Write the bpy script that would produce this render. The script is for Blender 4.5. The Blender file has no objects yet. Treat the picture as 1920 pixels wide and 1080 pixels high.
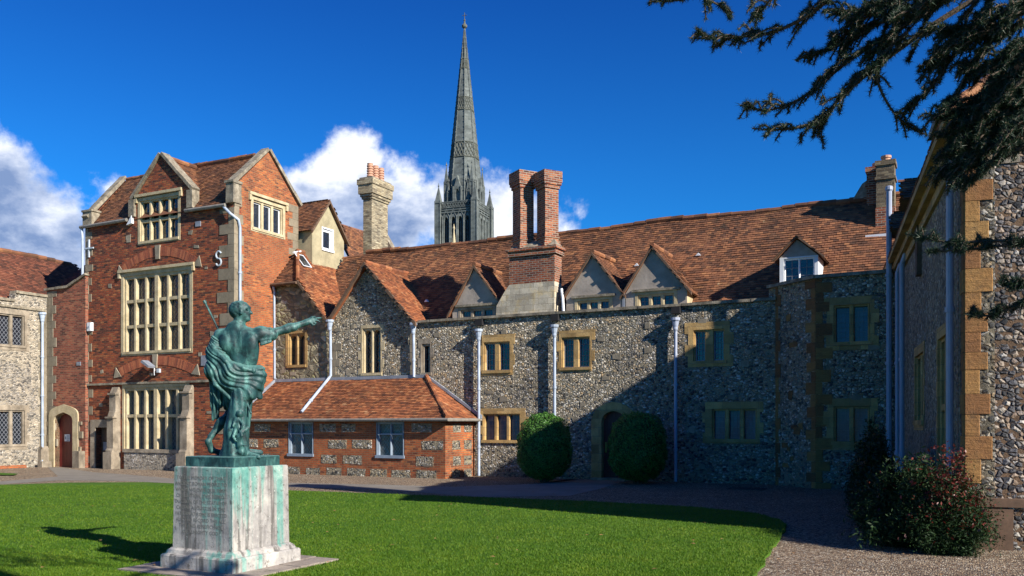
import bpy, bmesh, math, random
import numpy as np
from mathutils import Vector, Matrix, noise
from mathutils.geometry import tessellate_polygon
rnd = random.Random(7)
C = bpy.context.scene.collection
sc = bpy.context.scene
# ------------------------------------------------------------------ camera
EYE = 1.8
FPX, CX, HY = 1650.0, 960.0, 798.0            # focal length and horizon of the 1920x1080 photograph
cam = bpy.data.cameras.new('camera'); camo = bpy.data.objects.new('camera', cam); C.objects.link(camo)
camo.location = (0, 0, EYE); camo.rotation_euler = (math.radians(90), 0, 0)
cam.sensor_width = 36; cam.lens = FPX/1920*36; cam.shift_y = (HY-540)/1920
cam.clip_start = .1; cam.clip_end = 3000
sc.camera = camo
sc.view_settings.view_transform = 'Standard'; sc.view_settings.look = 'None'
sc.view_settings.gamma = 1; sc.view_settings.use_curve_mapping = False
sc.view_settings.exposure = 0.85
sc.cycles.max_bounces = 6
# ------------------------------------------------------------------ sun and sky
SUN_XY = Vector((.745, -.667)).normalized(); SUN_EL = math.radians(28)
sun = bpy.data.lights.new('sun', 'SUN'); suno = bpy.data.objects.new('sun', sun); C.objects.link(suno)
sun.energy = 5.0; sun.angle = math.radians(.5); sun.color = (1, .93, .82)
sd = Vector((SUN_XY.x*math.cos(SUN_EL), SUN_XY.y*math.cos(SUN_EL), math.sin(SUN_EL)))
suno.rotation_euler = sd.to_track_quat('Z', 'Y').to_euler(); suno.location = (30, -30, 40)

class NT:
    def __init__(s, tree): s.t = tree; tree.nodes.clear()
    def n(s, kind, **kw):
        nd = s.t.nodes.new(kind)
        for k, v in kw.items():
            if k[0] == '_': setattr(nd, k[1:], v)
        for k, v in kw.items():
            if k[0] != '_':
                key = int(k[1:]) if k[0] == 'i' and k[1:].isdigit() else k.replace('__', ' ')
                if isinstance(v, bpy.types.NodeSocket): s.t.links.new(v, nd.inputs[key])
                else: nd.inputs[key].default_value = v
        return nd
    def link(s, a, b): s.t.links.new(a, b)
    def math(s, op, a, b=None, c=None, clamp=False):
        nd = s.t.nodes.new('ShaderNodeMath'); nd.operation = op; nd.use_clamp = clamp
        for i, v in enumerate((a, b, c)):
            if v is None: continue
            if isinstance(v, bpy.types.NodeSocket): s.t.links.new(v, nd.inputs[i])
            else: nd.inputs[i].default_value = v
        return nd.outputs[0]
    def mix(s, f, a, b, mode='MIX'):
        nd = s.t.nodes.new('ShaderNodeMix'); nd.data_type = 'RGBA'; nd.blend_type = mode
        for i, v in ((0, f), (6, a), (7, b)):
            if isinstance(v, bpy.types.NodeSocket): s.t.links.new(v, nd.inputs[i])
            else:
                nd.inputs[i].default_value = v if i == 0 else (*v[:3], 1)
        return nd.outputs[2]
    def ramp(s, f, stops, interp='LINEAR'):
        nd = s.t.nodes.new('ShaderNodeValToRGB'); r = nd.color_ramp; r.interpolation = interp
        while len(r.elements) < len(stops): r.elements.new(.5)
        for e, (p, c) in zip(r.elements, stops):
            e.position = p; e.color = (c, c, c, 1) if isinstance(c, (int, float)) else (*c[:3], 1)
        s.t.links.new(f, nd.inputs[0]); return nd.outputs[0]
    def noise(s, co, scale, detail=4, rough=.55, dist=0, out='Fac'):
        nd = s.n('ShaderNodeTexNoise', Vector=co, Scale=scale, Detail=detail, Roughness=rough, Distortion=dist)
        return nd.outputs[out]
    def mapping(s, co, scale=(1, 1, 1), loc=(0, 0, 0), rot=(0, 0, 0)):
        return s.n('ShaderNodeMapping', Vector=co, Scale=scale, Location=loc, Rotation=rot).outputs[0]

def lin(c):
    return tuple((x/12.92 if x <= .04045 else ((x+.055)/1.055)**2.4) for x in [v/255 for v in c])

w = bpy.data.worlds.new('World'); sc.world = w; w.use_nodes = True
N = NT(w.node_tree)
sky = N.n('ShaderNodeTexSky', _sky_type='NISHITA', _sun_disc=False, _sun_elevation=SUN_EL,
          _sun_rotation=math.atan2(SUN_XY.x, SUN_XY.y), _air_density=1.0, _dust_density=.3, _ozone_density=3.0)
tint = N.mix(1.0, sky.outputs[0], (.09, .525, 1.12), 'MULTIPLY')
zg = N.n('ShaderNodeSeparateXYZ', Vector=N.n('ShaderNodeTexCoord').outputs['Generated']).outputs[2]
tint = N.mix(1.0, tint, N.ramp(zg, [(.1, (1.05, 1.32, 1.1)), (.28, (.85, 1.05, 1.02)), (.48, (.5, .66, .86))]), 'MULTIPLY')
skyb = N.n('ShaderNodeBackground', Color=tint, Strength=.072)
co = N.n('ShaderNodeTexCoord').outputs['Generated']
def skydir(px, py): return Vector(((px-CX)/FPX, 1, (HY-py)/FPX)).normalized()
# cumulus banks: (centre as seen from the courtyard, radius in radians)
blobs = [(-5, 390, .046), (-110, 380, .07), (70, 420, .042), (-30, 470, .08), (135, 440, .036), (60, 480, .07),
         (205, 352, .004), (176, 340, .002),
         (640, 345, .030), (585, 360, .022), (690, 340, .034), (760, 350, .032), (730, 410, .06), (640, 410, .06), (800, 400, .034), (590, 400, .045), (545, 380, .022), (560, 430, .04), (820, 380, .03),
         (922, 350, .018), (940, 395, .038), (990, 405, .024), (1040, 425, .014), (890, 420, .05), (1086, 398, .002), (1060, 425, .006),
         
         (-600, 500, .2), (-1500, 400, .25), (3800, 400, .3), (5200, 500, .25)]
nz1 = N.noise(co, 14, 9, .62); nz2 = N.noise(co, 34, 6, .6)
wob = N.math('ADD', N.math('MULTIPLY', N.math('SUBTRACT', nz1, .5), 2.1), N.math('MULTIPLY', N.math('SUBTRACT', nz2, .5), .8))
field = None; body = None
for px, py, r in blobs:
    d = N.n('ShaderNodeVectorMath', _operation='DISTANCE', i0=co, i1=skydir(px, py)).outputs['Value']
    v = N.math('DIVIDE', N.math('SUBTRACT', r, d), .05)
    field = v if field is None else N.math('SMOOTH_MAX', field, v, .25)
f2 = N.math('ADD', field, wob)
alpha = N.n('ShaderNodeMapRange', _interpolation_type='SMOOTHSTEP', Value=f2, i1=-.30, i2=.30).outputs[0]
alpha = N.math('MULTIPLY', alpha, .97)
zz = N.n('ShaderNodeSeparateXYZ', Vector=co).outputs[2]
nz3 = N.noise(N.mapping(co, (1, 1, 1.6), (.02, 0, -.03)), 9, 7, .6)
shade = N.math('ADD', N.math('MULTIPLY', N.math('SUBTRACT', zz, .17), 5.0), N.math('MULTIPLY', N.math('SUBTRACT', nz3, .5), 3.2), None)
shade = N.math('SUBTRACT', shade, N.math('MULTIPLY', f2, .22))
ccol = N.ramp(N.math('ADD', shade, .35, clamp=True), [(0, lin((120, 142, 182))), (.35, lin((175, 188, 214))), (.75, lin((240, 243, 250)))])
cloudb = N.n('ShaderNodeBackground', Color=ccol, Strength=.72)
mx = N.n('ShaderNodeMixShader', Fac=alpha, i1=skyb.outputs[0], i2=cloudb.outputs[0])
out = N.n('ShaderNodeOutputWorld'); N.link(mx.outputs[0], out.inputs[0])

# ------------------------------------------------------------------ frames of reference
TH = math.radians(27.2)
U = Vector((math.cos(TH), -math.sin(TH))); B = Vector((math.sin(TH), math.cos(TH)))
ORG = Vector((-3.46, 32.6))                    # foot of the long range's wall, local origin
CAM = Vector((-ORG.dot(U), -ORG.dot(B)))
def _ray(px): k = (px-CX)/FPX; return Vector((k*U.x+U.y, k*B.x+B.y))
def PY(px, py, y):
    'survey point on a wall plane y = const of the courtyard grid -> (x, z)'
    r = _ray(px); d = (y-CAM.y)/r.y; return CAM.x+r.x*d, EYE+(HY-py)*d/FPX
def PXs(px, py, x):
    'survey point on a wall plane x = const -> (y, z)'
    r = _ray(px); d = (x-CAM.x)/r.x; return CAM.y+r.y*d, EYE+(HY-py)*d/FPX
def GP(px, py):
    'survey point on the ground -> courtyard grid (x, y)'
    d = FPX*EYE/(py-HY); r = _ray(px); return CAM.x+r.x*d, CAM.y+r.y*d
MAIN = Matrix.Translation((ORG.x, ORG.y, 0)) @ Matrix.Rotation(-TH, 4, 'Z')
WTH = math.radians(19.5)
WORG = Vector(((1808-CX)*13.0/FPX, 13.0))
WING = Matrix.Translation((WORG.x, WORG.y, 0)) @ Matrix.Rotation(-WTH, 4, 'Z')
WORLD = Matrix.Identity(4)
def MF(y): return Matrix.Translation((0, y, 0))                                   # face looking to -y
def MS(x): return Matrix(((0, -1, 0, x), (1, 0, 0, 0), (0, 0, 1, 0), (0, 0, 0, 1)))  # face looking to +x
def ML(x): return Matrix(((0, 1, 0, x), (-1, 0, 0, 0), (0, 0, 1, 0), (0, 0, 0, 1)))  # face looking to -x (a runs to -y)

# ------------------------------------------------------------------ mesh builder
class MB:
    def __init__(s, M=None): s.v = []; s.f = []; s.uv = []; s.M = M or Matrix.Identity(4)
    def face(s, pts, uvs=None):
        i = len(s.v)
        for p in pts: s.v.append(s.M @ Vector(p))
        s.f.append(tuple(range(i, i+len(pts))))
        if uvs is None:
            a = Vector(pts[1])-Vector(pts[0]); b = Vector(pts[2])-Vector(pts[0]); n = a.cross(b)
            ax = max(range(3), key=lambda k: abs(n[k]))
            uvs = [((p[1], p[2]), (p[0], p[2]), (p[0], p[1]))[ax] for p in pts]
        s.uv.append(uvs); return s
    def shared(s, verts, faces, uvs=None):
        i = len(s.v)
        for p in verts: s.v.append(s.M @ Vector(p))
        for k, f in enumerate(faces):
            s.f.append(tuple(i+j for j in f))
            s.uv.append(uvs[k] if uvs else [(verts[j][0]+verts[j][1], verts[j][2]) for j in f])
        return s
    def box(s, x0, x1, y0, y1, z0, z1):
        v = [(x0, y0, z0), (x1, y0, z0), (x1, y1, z0), (x0, y1, z0), (x0, y0, z1), (x1, y0, z1), (x1, y1, z1), (x0, y1, z1)]
        for f in ((0, 1, 5, 4), (1, 2, 6, 5), (2, 3, 7, 6), (3, 0, 4, 7), (4, 5, 6, 7), (3, 2, 1, 0)):
            s.face([v[k] for k in f])
        return s
    def bevbox(s, x0, x1, y0, y1, z0, z1, c=.012):
        'box with chamfered front edges (front = y0)'
        v0 = [(x0, y0+c), (x0+c, y0), (x1-c, y0), (x1, y0+c), (x1, y1), (x0, y1)]
        lo = [(p[0], p[1], z0) for p in v0]; hi = [(p[0], p[1], z1) for p in v0]
        for k in range(6):
            j = (k+1) % 6; s.face([lo[k], lo[j], hi[j], hi[k]])
        s.face(hi); s.face(lo[::-1]); return s
    def prism(s, poly, y0, y1):
        'poly in (x,z) extruded from y0 (front) to y1'
        n = len(poly); A = sum(poly[i][0]*poly[(i+1) % n][1]-poly[(i+1) % n][0]*poly[i][1] for i in range(n))
        if A < 0: poly = poly[::-1]
        fr = [(p[0], y0, p[1]) for p in poly]; bk = [(p[0], y1, p[1]) for p in poly]
        s.face(fr); s.face(bk[::-1])
        for i in range(n):
            j = (i+1) % n; s.face([fr[j], fr[i], bk[i], bk[j]])
        return s
    def slab(s, outer, holes=(), d0=0., d1=.3, back=False):
        'wall sheet in the (a,z) plane with real openings and reveals'
        loops = [list(outer)]+[list(h) for h in holes]
        flat = [p for l in loops for p in l]
        tris = tessellate_polygon([[Vector((p[0], p[1], 0)) for p in l] for l in loops])
        for t in tris:
            a, b, c = (flat[k] for k in t)
            cr = (b[0]-a[0])*(c[1]-a[1])-(b[1]-a[1])*(c[0]-a[0])
            if abs(cr) < 1e-9: continue
            q = (a, b, c) if cr > 0 else (a, c, b)
            s.face([(p[0], d0, p[1]) for p in q], [(p[0], p[1]) for p in q])
            if back: s.face([(p[0], d1, p[1]) for p in q[::-1]], [(p[0], p[1]) for p in q[::-1]])
        for li, l in enumerate(loops):
            n = len(l); A = sum(l[i][0]*l[(i+1) % n][1]-l[(i+1) % n][0]*l[i][1] for i in range(n))
            if (A < 0) == (li == 0): l = l[::-1]
            for i in range(n):
                p, q = l[i], l[(i+1) % n]
                s.face([(q[0], d0, q[1]), (p[0], d0, p[1]), (p[0], d1, p[1]), (q[0], d1, q[1])],
                       [(q[0], q[1]), (p[0], p[1]), (p[0]+d1-d0, p[1]), (q[0]+d1-d0, q[1])])
        return s
    def tube(s, pts, r, n=8, caps=True, r1=None):
        pts = [Vector(p) for p in pts]; m = len(pts); vs = []; prev = None
        for i, p in enumerate(pts):
            t = (pts[min(i+1, m-1)]-pts[max(i-1, 0)]).normalized()
            up = Vector((0, 0, 1)) if abs(t.z) < .9 else Vector((1, 0, 0))
            if prev is not None: up = prev
            a = t.cross(up)
            if a.length < 1e-4: a = t.cross(Vector((0, 1, 0)))
            a.normalize(); b = a.cross(t).normalized(); prev = b
            rr = r if r1 is None else r+(r1-r)*i/(m-1)
            if isinstance(r, (list, tuple)): rr = r[i]
            for k in range(n):
                an = 2*math.pi*k/n; vs.append(p+a*math.cos(an)*rr+b*math.sin(an)*rr)
        fs = []
        for i in range(m-1):
            for k in range(n):
                k2 = (k+1) % n; fs.append((i*n+k, (i+1)*n+k, (i+1)*n+k2, i*n+k2))
        if caps: fs.append(tuple(range(n))); fs.append(tuple(reversed(range((m-1)*n, m*n))))
        return s.shared(vs, fs)
    def lathe(s, c, prof, n=12):
        vs = []; fs = []
        for r, z in prof:
            for k in range(n):
                an = 2*math.pi*k/n; vs.append((c[0]+r*math.cos(an), c[1]+r*math.sin(an), c[2]+z))
        for i in range(len(prof)-1):
            for k in range(n):
                k2 = (k+1) % n; fs.append((i*n+k, i*n+k2, (i+1)*n+k2, (i+1)*n+k))
        fs.append(tuple(reversed(range(n)))); fs.append(tuple(range((len(prof)-1)*n, len(prof)*n)))
        return s.shared(vs, fs)
    def build(s, name, mat, th, parent=None, label=None, smooth=False):
        me = bpy.data.meshes.new(name)
        b = th.base if th else Vector((0, 0, 0))
        me.from_pydata([v-b for v in s.v], [], s.f)
        uvl = me.uv_layers.new(name='UVMap')
        fl = [c for u in s.uv for p in u for c in (p[0], p[1])]
        uvl.data.foreach_set('uv', fl)
        me.materials.append(mat)
        if smooth: me.polygons.foreach_set('use_smooth', [True]*len(me.polygons))
        o = bpy.data.objects.new(name, me); C.objects.link(o)
        if th: o.parent = parent or th.root
        if label: o['label'] = label
        return o
class Thing:
    def __init__(s, name, label, cat, frame, base, group=None):
        s.base = Vector(base); s.root = bpy.data.objects.new(name, None); C.objects.link(s.root)
        s.root.matrix_world = frame @ Matrix.Translation(s.base); s.root.empty_display_size = .5
        s.root['label'] = label; s.root['category'] = cat
        if group: s.root['group'] = group
def structure(name, mb, mat, frame=WORLD, kind='structure'):
    o = mb.build(name, mat, None); o.matrix_world = frame; o['kind'] = kind; return o

# ------------------------------------------------------------------ materials
def new_mat(name):
    m = bpy.data.materials.new(name); m.use_nodes = True; n = NT(m.node_tree)
    b = n.n('ShaderNodeBsdfPrincipled'); o = n.n('ShaderNodeOutputMaterial'); n.link(b.outputs[0], o.inputs[0])
    return m, n, b
def setp(n, b, **kw):
    for k, v in kw.items():
        k = k.replace('__', ' ')
        if isinstance(v, bpy.types.NodeSocket): n.link(v, b.inputs[k])
        else: b.inputs[k].default_value = (*v[:3], 1) if isinstance(v, tuple) and k != 'Normal' else v
def bump(n, b, h, strength=.5, dist=.02):
    bn = n.n('ShaderNodeBump', Strength=strength, Distance=dist, Height=h); n.link(bn.outputs[0], b.inputs['Normal'])
def uvc(n): return n.n('ShaderNodeUVMap', _uv_map='UVMap').outputs[0]
def objc(n): return n.n('ShaderNodeTexCoord').outputs['Object']

def brick_mat(name, ramp, mortar, w_=.225, h_=.075, patch=None, dark=.5, seed=0., mort=.011):
    m, n, b = new_mat(name); uv = n.mapping(uvc(n), loc=(seed, seed*.7, 0)); oc = objc(n)
    wv = n.n('ShaderNodeVectorMath', _operation='ADD', i0=uv, i1=n.n('ShaderNodeVectorMath', _operation='SCALE', i0=n.noise(oc, 1.2, 3, out='Color'), Scale=.05).outputs[0]).outputs[0]
    bt = n.n('ShaderNodeTexBrick', Vector=wv, Color1=(0, 0, 0, 1), Color2=(1, 1, 1, 1), Mortar=(.5, .5, .5, 1), Scale=1., Brick__Width=w_, Row__Height=h_, Mortar__Size=mort, Mortar__Smooth=.3, Bias=0.)
    col = n.ramp(bt.outputs[0], ramp)
    big = n.noise(oc, .55, 5, .6); mid = n.noise(oc, 5, 5, .65)
    if patch: col = n.mix(n.ramp(big, [(.42, 0.), (.62, .8)]), col, patch, 'MIX')
    col = n.mix(n.math('MULTIPLY', n.ramp(mid, [(.35, 1.), (.6, 0.)]), dark), col, n.mix(1., col, (.42, .40, .42), 'MULTIPLY'))
    col = n.mix(bt.outputs['Fac'], col, mortar)
    col = n.mix(1., col, n.ramp(n.noise(oc, .8, 7, .72), [(.34, (.62, .66, .72)), (.5, (.95, .95, .95)), (.66, (1.2, 1.15, 1.0))]), 'MULTIPLY')
    fine = n.noise(oc, 40, 3)
    col = n.mix(.35, col, n.mix(1., col, n.ramp(fine, [(.3, .45), (.7, 1.5)]), 'MULTIPLY'))
    setp(n, b, Base__Color=col, Roughness=.9)
    h = n.math('ADD', n.math('MULTIPLY', bt.outputs['Fac'], -1.), n.math('MULTIPLY', fine, .5))
    h = n.math('ADD', h, n.math('MULTIPLY', bt.outputs[0], .5))
    bump(n, b, h, .8, .012); return m

def flint_mat(name, size, ramp, mortar, scale_z=1.35, bstr=1.0, bd=.035, edge=.09, warm=0., rnds=1.):
    m, n, b = new_mat(name); oc = objc(n)
    wob = n.n('ShaderNodeVectorMath', _operation='SCALE', i0=n.noise(oc, .9/size, 2, out='Color'), Scale=size*.55).outputs[0]
    cc = n.n('ShaderNodeVectorMath', _operation='ADD', i0=oc, i1=wob).outputs[0]
    cc = n.mapping(cc, (1, 1, scale_z))
    v1 = n.n('ShaderNodeTexVoronoi', _feature='F1', Vector=cc, Scale=1/size, Randomness=rnds)
    ve = n.n('ShaderNodeTexVoronoi', _feature='DISTANCE_TO_EDGE', Vector=cc, Scale=1/size, Randomness=rnds)
    rv = n.n('ShaderNodeSeparateColor', Color=v1.outputs['Color']).outputs
    fine = n.noise(oc, 3.2/size, 4, .7)
    key = n.math('ADD', rv[0], n.math('MULTIPLY', n.math('SUBTRACT', fine, .5), .55), clamp=True)
    col = n.ramp(key, ramp)
    big = n.noise(oc, .5, 5, .65)
    col = n.mix(1., col, n.ramp(big, [(.3, .66), (.7, 1.2)]), 'MULTIPLY')
    pv = n.n('ShaderNodeTexVoronoi', _feature='F1', Vector=n.n('ShaderNodeVectorMath', _operation='ADD', i0=oc, i1=n.n('ShaderNodeVectorMath', _operation='SCALE', i0=n.noise(oc, 1.6, 3, out='Color'), Scale=.8).outputs[0]).outputs[0], Scale=.42)
    col = n.mix(.75, col, n.mix(1., col, n.ramp(n.n('ShaderNodeSeparateColor', Color=pv.outputs['Color']).outputs[0], [(0, (.62, .62, .66)), (.4, (1., .98, .93)), (1, (1.22, 1.15, 1.0))]), 'MULTIPLY'))
    zf = n.n('ShaderNodeSeparateXYZ', Vector=oc).outputs[2]
    damp = n.math('MULTIPLY', n.ramp(n.math('ADD', zf, n.math('MULTIPLY', big, .9)), [(.35, 1.), (1., 0.)]), .45)
    col = n.mix(damp, col, n.mix(1., col, (.45, .48, .40), 'MULTIPLY'))
    ef = n.ramp(ve.outputs['Distance'], [(edge*.45, 0.), (edge, 1.)])
    small = n.math('LESS_THAN', rv[1], .82)
    ef = n.math('MULTIPLY', ef, small)
    mcol = n.mix(1., mortar, n.ramp(n.noise(oc, 2.5, 4), [(.3, .7), (.7, 1.2)]), 'MULTIPLY')
    col = n.mix(ef, mcol, col)
    setp(n, b, Base__Color=col, Roughness=n.math('SUBTRACT', .95, n.math('MULTIPLY', ef, n.math('MULTIPLY', rv[2], .5))))
    dome = n.math('MINIMUM', ve.outputs['Distance'], .28)
    h = n.math('ADD', n.math('MULTIPLY', n.math('MULTIPLY', dome, 3.2), ef), n.math('MULTIPLY', fine, .55))
    h = n.math('ADD', h, n.math('MULTIPLY', rv[2], .5))
    bump(n, b, h, bstr, bd); return m

def stone_mat(name, cols, scale=2.2, blk=None, stain=(.05, .05, .045), stain_amt=.5):
    m, n, b = new_mat(name); oc = objc(n); uv = uvc(n)
    a = n.noise(oc, scale, 6, .65); f = n.noise(oc, 28, 4, .7)
    col = n.ramp(a, [(.3, cols[0]), (.5, cols[1]), (.7, cols[2])])
    h = f
    if blk:
        bt = n.n('ShaderNodeTexBrick', Vector=uv, Color1=(0, 0, 0, 1), Color2=(1, 1, 1, 1), Mortar=(.5, .5, .5, 1), Scale=1., Brick__Width=blk[0], Row__Height=blk[1], Mortar__Size=.006, Mortar__Smooth=.2)
        col = n.mix(1., col, n.ramp(bt.outputs[0], [(0, .68), (1, 1.2)]), 'MULTIPLY')
        col = n.mix(n.math('MULTIPLY', bt.outputs['Fac'], .8), col, (.16, .13, .1))
        h = n.math('SUBTRACT', f, bt.outputs['Fac'])
    st = n.noise(n.mapping(oc, (2.2, 2.2, .7)), 1.6, 7, .7)
    col = n.mix(n.math('MULTIPLY', n.ramp(st, [(.5, 0.), (.68, 1.)]), stain_amt), col, stain)
    col = n.mix(.4, col, n.mix(1., col, n.ramp(f, [(.3, .5), (.7, 1.4)]), 'MULTIPLY'))
    setp(n, b, Base__Color=col, Roughness=.88); bump(n, b, h, .5, .015); return m

def tile_mat(name, ramp, moss=.35, hi=None):
    m, n, b = new_mat(name); oc = objc(n)
    r = n.n('ShaderNodeNewGeometry').outputs['Random Per Island']
    big = n.noise(oc, .6, 5, .65); mid = n.noise(oc, 4, 4, .6); fine = n.noise(oc, 30, 4, .7)
    key = n.math('ADD', n.math('ADD', n.math('MULTIPLY', r, .72), .14), n.math('MULTIPLY', n.math('SUBTRACT', mid, .5), .8), clamp=True)
    col = n.ramp(key, ramp)
    col = n.mix(1., col, n.ramp(big, [(.32, .66), (.68, 1.2)]), 'MULTIPLY')
    stk = n.noise(n.mapping(oc, (1.6, 1.6, .25)), 1.3, 6, .7)
    col = n.mix(n.math('MULTIPLY', n.ramp(stk, [(.52, 0.), (.66, 1.)]), .45), col, n.mix(1., col, (.42, .45, .42), 'MULTIPLY'))
    col = n.mix(n.math('MULTIPLY', n.ramp(n.noise(oc, 1.7, 7, .75), [(.52, 0.), (.7, 1.)]), moss), col, (.075, .058, .03))
    col = n.mix(n.ramp(fine, [(.66, 0.), (.8, .4)]), col, (.34, .26, .18))
    setp(n, b, Base__Color=col, Roughness=.85); bump(n, b, fine, .5, .01); return m

def plain(name, col, rough=.6, var=.25, scale=6, metal=0., bumpd=0., spec=.5):
    m, n, b = new_mat(name); oc = objc(n)
    c = n.mix(1., col, n.ramp(n.noise(oc, scale, 6, .65), [(.3, 1-var), (.7, 1+var)]), 'MULTIPLY')
    setp(n, b, Base__Color=c, Roughness=rough, Metallic=metal, Specular__IOR__Level=spec)
    if bumpd: bump(n, b, n.noise(oc, scale*6, 4), .5, bumpd)
    return m
def glass_mat(name, col, rough=.06, wav=.35):
    m, n, b = new_mat(name); oc = objc(n)
    setp(n, b, Base__Color=col, Roughness=rough, Specular__IOR__Level=.9)
    bump(n, b, n.noise(oc, 7, 2), wav, .02); return m

M = {}
M['brick'] = brick_mat('old_red_brick', [(0, (.06, .02, .014)), (.25, (.20, .042, .018)), (.55, (.32, .062, .022)), (.8, (.42, .095, .026)), (1, (.40, .15, .055))], (.145, .08, .045), dark=.8)
M['brick_orange'] = brick_mat('orange_brick', [(0, (.10, .03, .018)), (.3, (.29, .068, .022)), (.6, (.42, .10, .028)), (1, (.48, .17, .05))], (.24, .145, .075), patch=(.36, .095, .03), dark=.6, seed=3.3)
M['brick_link'] = brick_mat('pink_brick', [(0, (.10, .03, .02)), (.4, (.26, .062, .035)), (.75, (.34, .092, .05)), (1, (.36, .14, .075))], (.22, .145, .095), dark=.45, seed=5.1)
M['brick_grey'] = brick_mat('yellow_grey_brick', [(0, (.14, .11, .07)), (.4, (.32, .26, .16)), (.75, (.42, .35, .22)), (1, (.50, .43, .28))], (.28, .23, .16), dark=.4, seed=1.7)
M['brick_brown'] = brick_mat('sooty_brown_brick', [(0, (.07, .05, .03)), (.4, (.16, .12, .07)), (.75, (.22, .17, .10)), (1, (.28, .22, .13))], (.15, .12, .08), dark=.5, seed=4.7)
M['brick_stack'] = brick_mat('chimney_brick', [(0, (.07, .024, .016)), (.3, (.22, .052, .022)), (.7, (.34, .085, .03)), (1, (.38, .14, .06))], (.30, .24, .18), dark=.4, seed=2.2, mort=.014)
FR = [(0, (.045, .045, .048)), (.16, (.13, .13, .125)), (.34, (.31, .295, .255)), (.56, (.50, .45, .355)), (.70, (.44, .30, .15)), (.84, (.62, .57, .48)), (1, (.76, .73, .67))]
M['flint'] = flint_mat('coursed_flint', .092, FR, (.26, .22, .15), bstr=1.0, bd=.05)
M['flint_pale'] = flint_mat('pale_flint', .10, [(0, (.07, .07, .075)), (.25, (.25, .235, .21)), (.5, (.44, .40, .34)), (.8, (.52, .46, .38)), (1, (.66, .62, .56))], (.34, .29, .22), scale_z=1.7, bd=.03)
M['flint_big'] = flint_mat('knapped_flint', .088, [(0, (.02, .022, .028)), (.35, (.06, .062, .075)), (.55, (.14, .135, .15)), (.7, (.26, .18, .12)), (.86, (.34, .29, .24)), (1, (.52, .50, .48))], (.15, .09, .05), scale_z=1.35, bd=.055, edge=.04)
M['rubble'] = flint_mat('mossy_rubble_stone', .26, [(0, (.10, .09, .065)), (.35, (.20, .17, .11)), (.65, (.30, .27, .20)), (.85, (.24, .22, .09)), (1, (.42, .39, .32))], (.17, .15, .10), scale_z=1.6, bd=.03, edge=.05)
M['stone'] = stone_mat('grey_limestone', [(.13, .105, .075), (.25, .205, .15), (.38, .32, .24)], blk=None)
M['stone_cream'] = stone_mat('cream_limestone', [(.31, .25, .145), (.46, .375, .225), (.56, .47, .31)], stain_amt=.25)
M['stone_ochre'] = stone_mat('ochre_sandstone', [(.34, .20, .07), (.44, .28, .105), (.51, .35, .155)], stain_amt=.25, blk=(.55, .29), stain=(.14, .08, .04))
M['stone_quoin'] = stone_mat('ochre_ashlar', [(.34, .17, .055), (.44, .25, .085), (.50, .31, .13)], stain_amt=.3, stain=(.12, .06, .03), scale=1.2)
M['stone_ashlar'] = stone_mat('mixed_ashlar', [(.36, .31, .22), (.52, .46, .35), (.58, .43, .20)], blk=(.36, .2), stain_amt=.3)
M['coping'] = stone_mat('lichened_coping', [(.11, .09, .06), (.23, .195, .14), (.38, .33, .245)], stain_amt=.6, scale=5)
TR = [(0, (.05, .024, .014)), (.25, (.115, .048, .024)), (.5, (.19, .074, .033)), (.75, (.25, .10, .042)), (.95, (.33, .15, .06)), (1, (.38, .25, .14))]
M['tile'] = tile_mat('clay_roof_tiles', TR)
M['tile_bright'] = tile_mat('orange_clay_roof_tiles', [(0, (.08, .03, .016)), (.25, (.19, .062, .025)), (.55, (.30, .095, .034)), (.8, (.38, .14, .05)), (1, (.42, .24, .12))], moss=.3)
M['tile_dark'] = tile_mat('dark_red_roof_tiles', [(0, (.04, .018, .012)), (.25, (.085, .03, .018)), (.5, (.14, .044, .024)), (.8, (.19, .062, .032)), (1, (.25, .11, .06))])
M['tile_under'] = plain('roof_underlay', (.06, .03, .02), .95)
M['render'] = plain('weathered_grey_render', (.34, .29, .24), .95, .3, 2.0, bumpd=.01)
M['render_tan'] = plain('mossy_tan_render', (.32, .275, .17), .95, .35, 1.8, bumpd=.01)
M['pipe'] = plain('pale_blue_grey_paint', (.33, .39, .48), .5, .28, 2.2)
M['pipe_dark'] = plain('lilac_grey_paint', (.30, .34, .44), .5, .12, 3)
M['gutter'] = plain('weathered_gutter_paint', (.20, .185, .16), .6, .3, 5)
M['lead'] = plain('grey_lead', (.20, .22, .26), .55, .3, 4)
M['leadcame'] = plain('window_lead', (.13, .14, .16), .6, .1, 4)
M['white'] = plain('white_paint', (.66, .68, .70), .5, .06, 4)
M['blue_timber'] = plain('blue_grey_window_paint', (.20, .25, .31), .55, .12, 5)
M['timber'] = plain('weathered_brown_timber', (.12, .07, .042), .85, .35, 7)
M['door_red'] = plain('dark_red_door_paint', (.13, .016, .013), .5, .18, 3)
M['door_dark'] = plain('dark_brown_door', (.035, .018, .016), .6, .3, 4)
M['black'] = plain('black_iron', (.02, .02, .022), .5, .2, 6)
M['brass'] = plain('brass', (.5, .35, .12), .35, .1, 6, metal=1.)
M['terra'] = plain('terracotta_pot', (.48, .26, .17), .8, .2, 5)
M['glass'] = glass_mat('dark_window_glass', (.008, .012, .02))
M['glass_brown'] = glass_mat('dim_leaded_glass', (.035, .028, .03), .25, .6)
M['glass_green'] = glass_mat('clear_leaded_glass', (.075, .085, .085), .18, .8)
M['curtain'] = plain('glass_with_net_curtain', (.05, .075, .13), .16, .3, 8)
M['void'] = plain('dark_interior', (.01, .01, .012), .9)
M['anchor'] = plain('painted_iron_anchor', (.40, .45, .50), .5, .1, 5)
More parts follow.
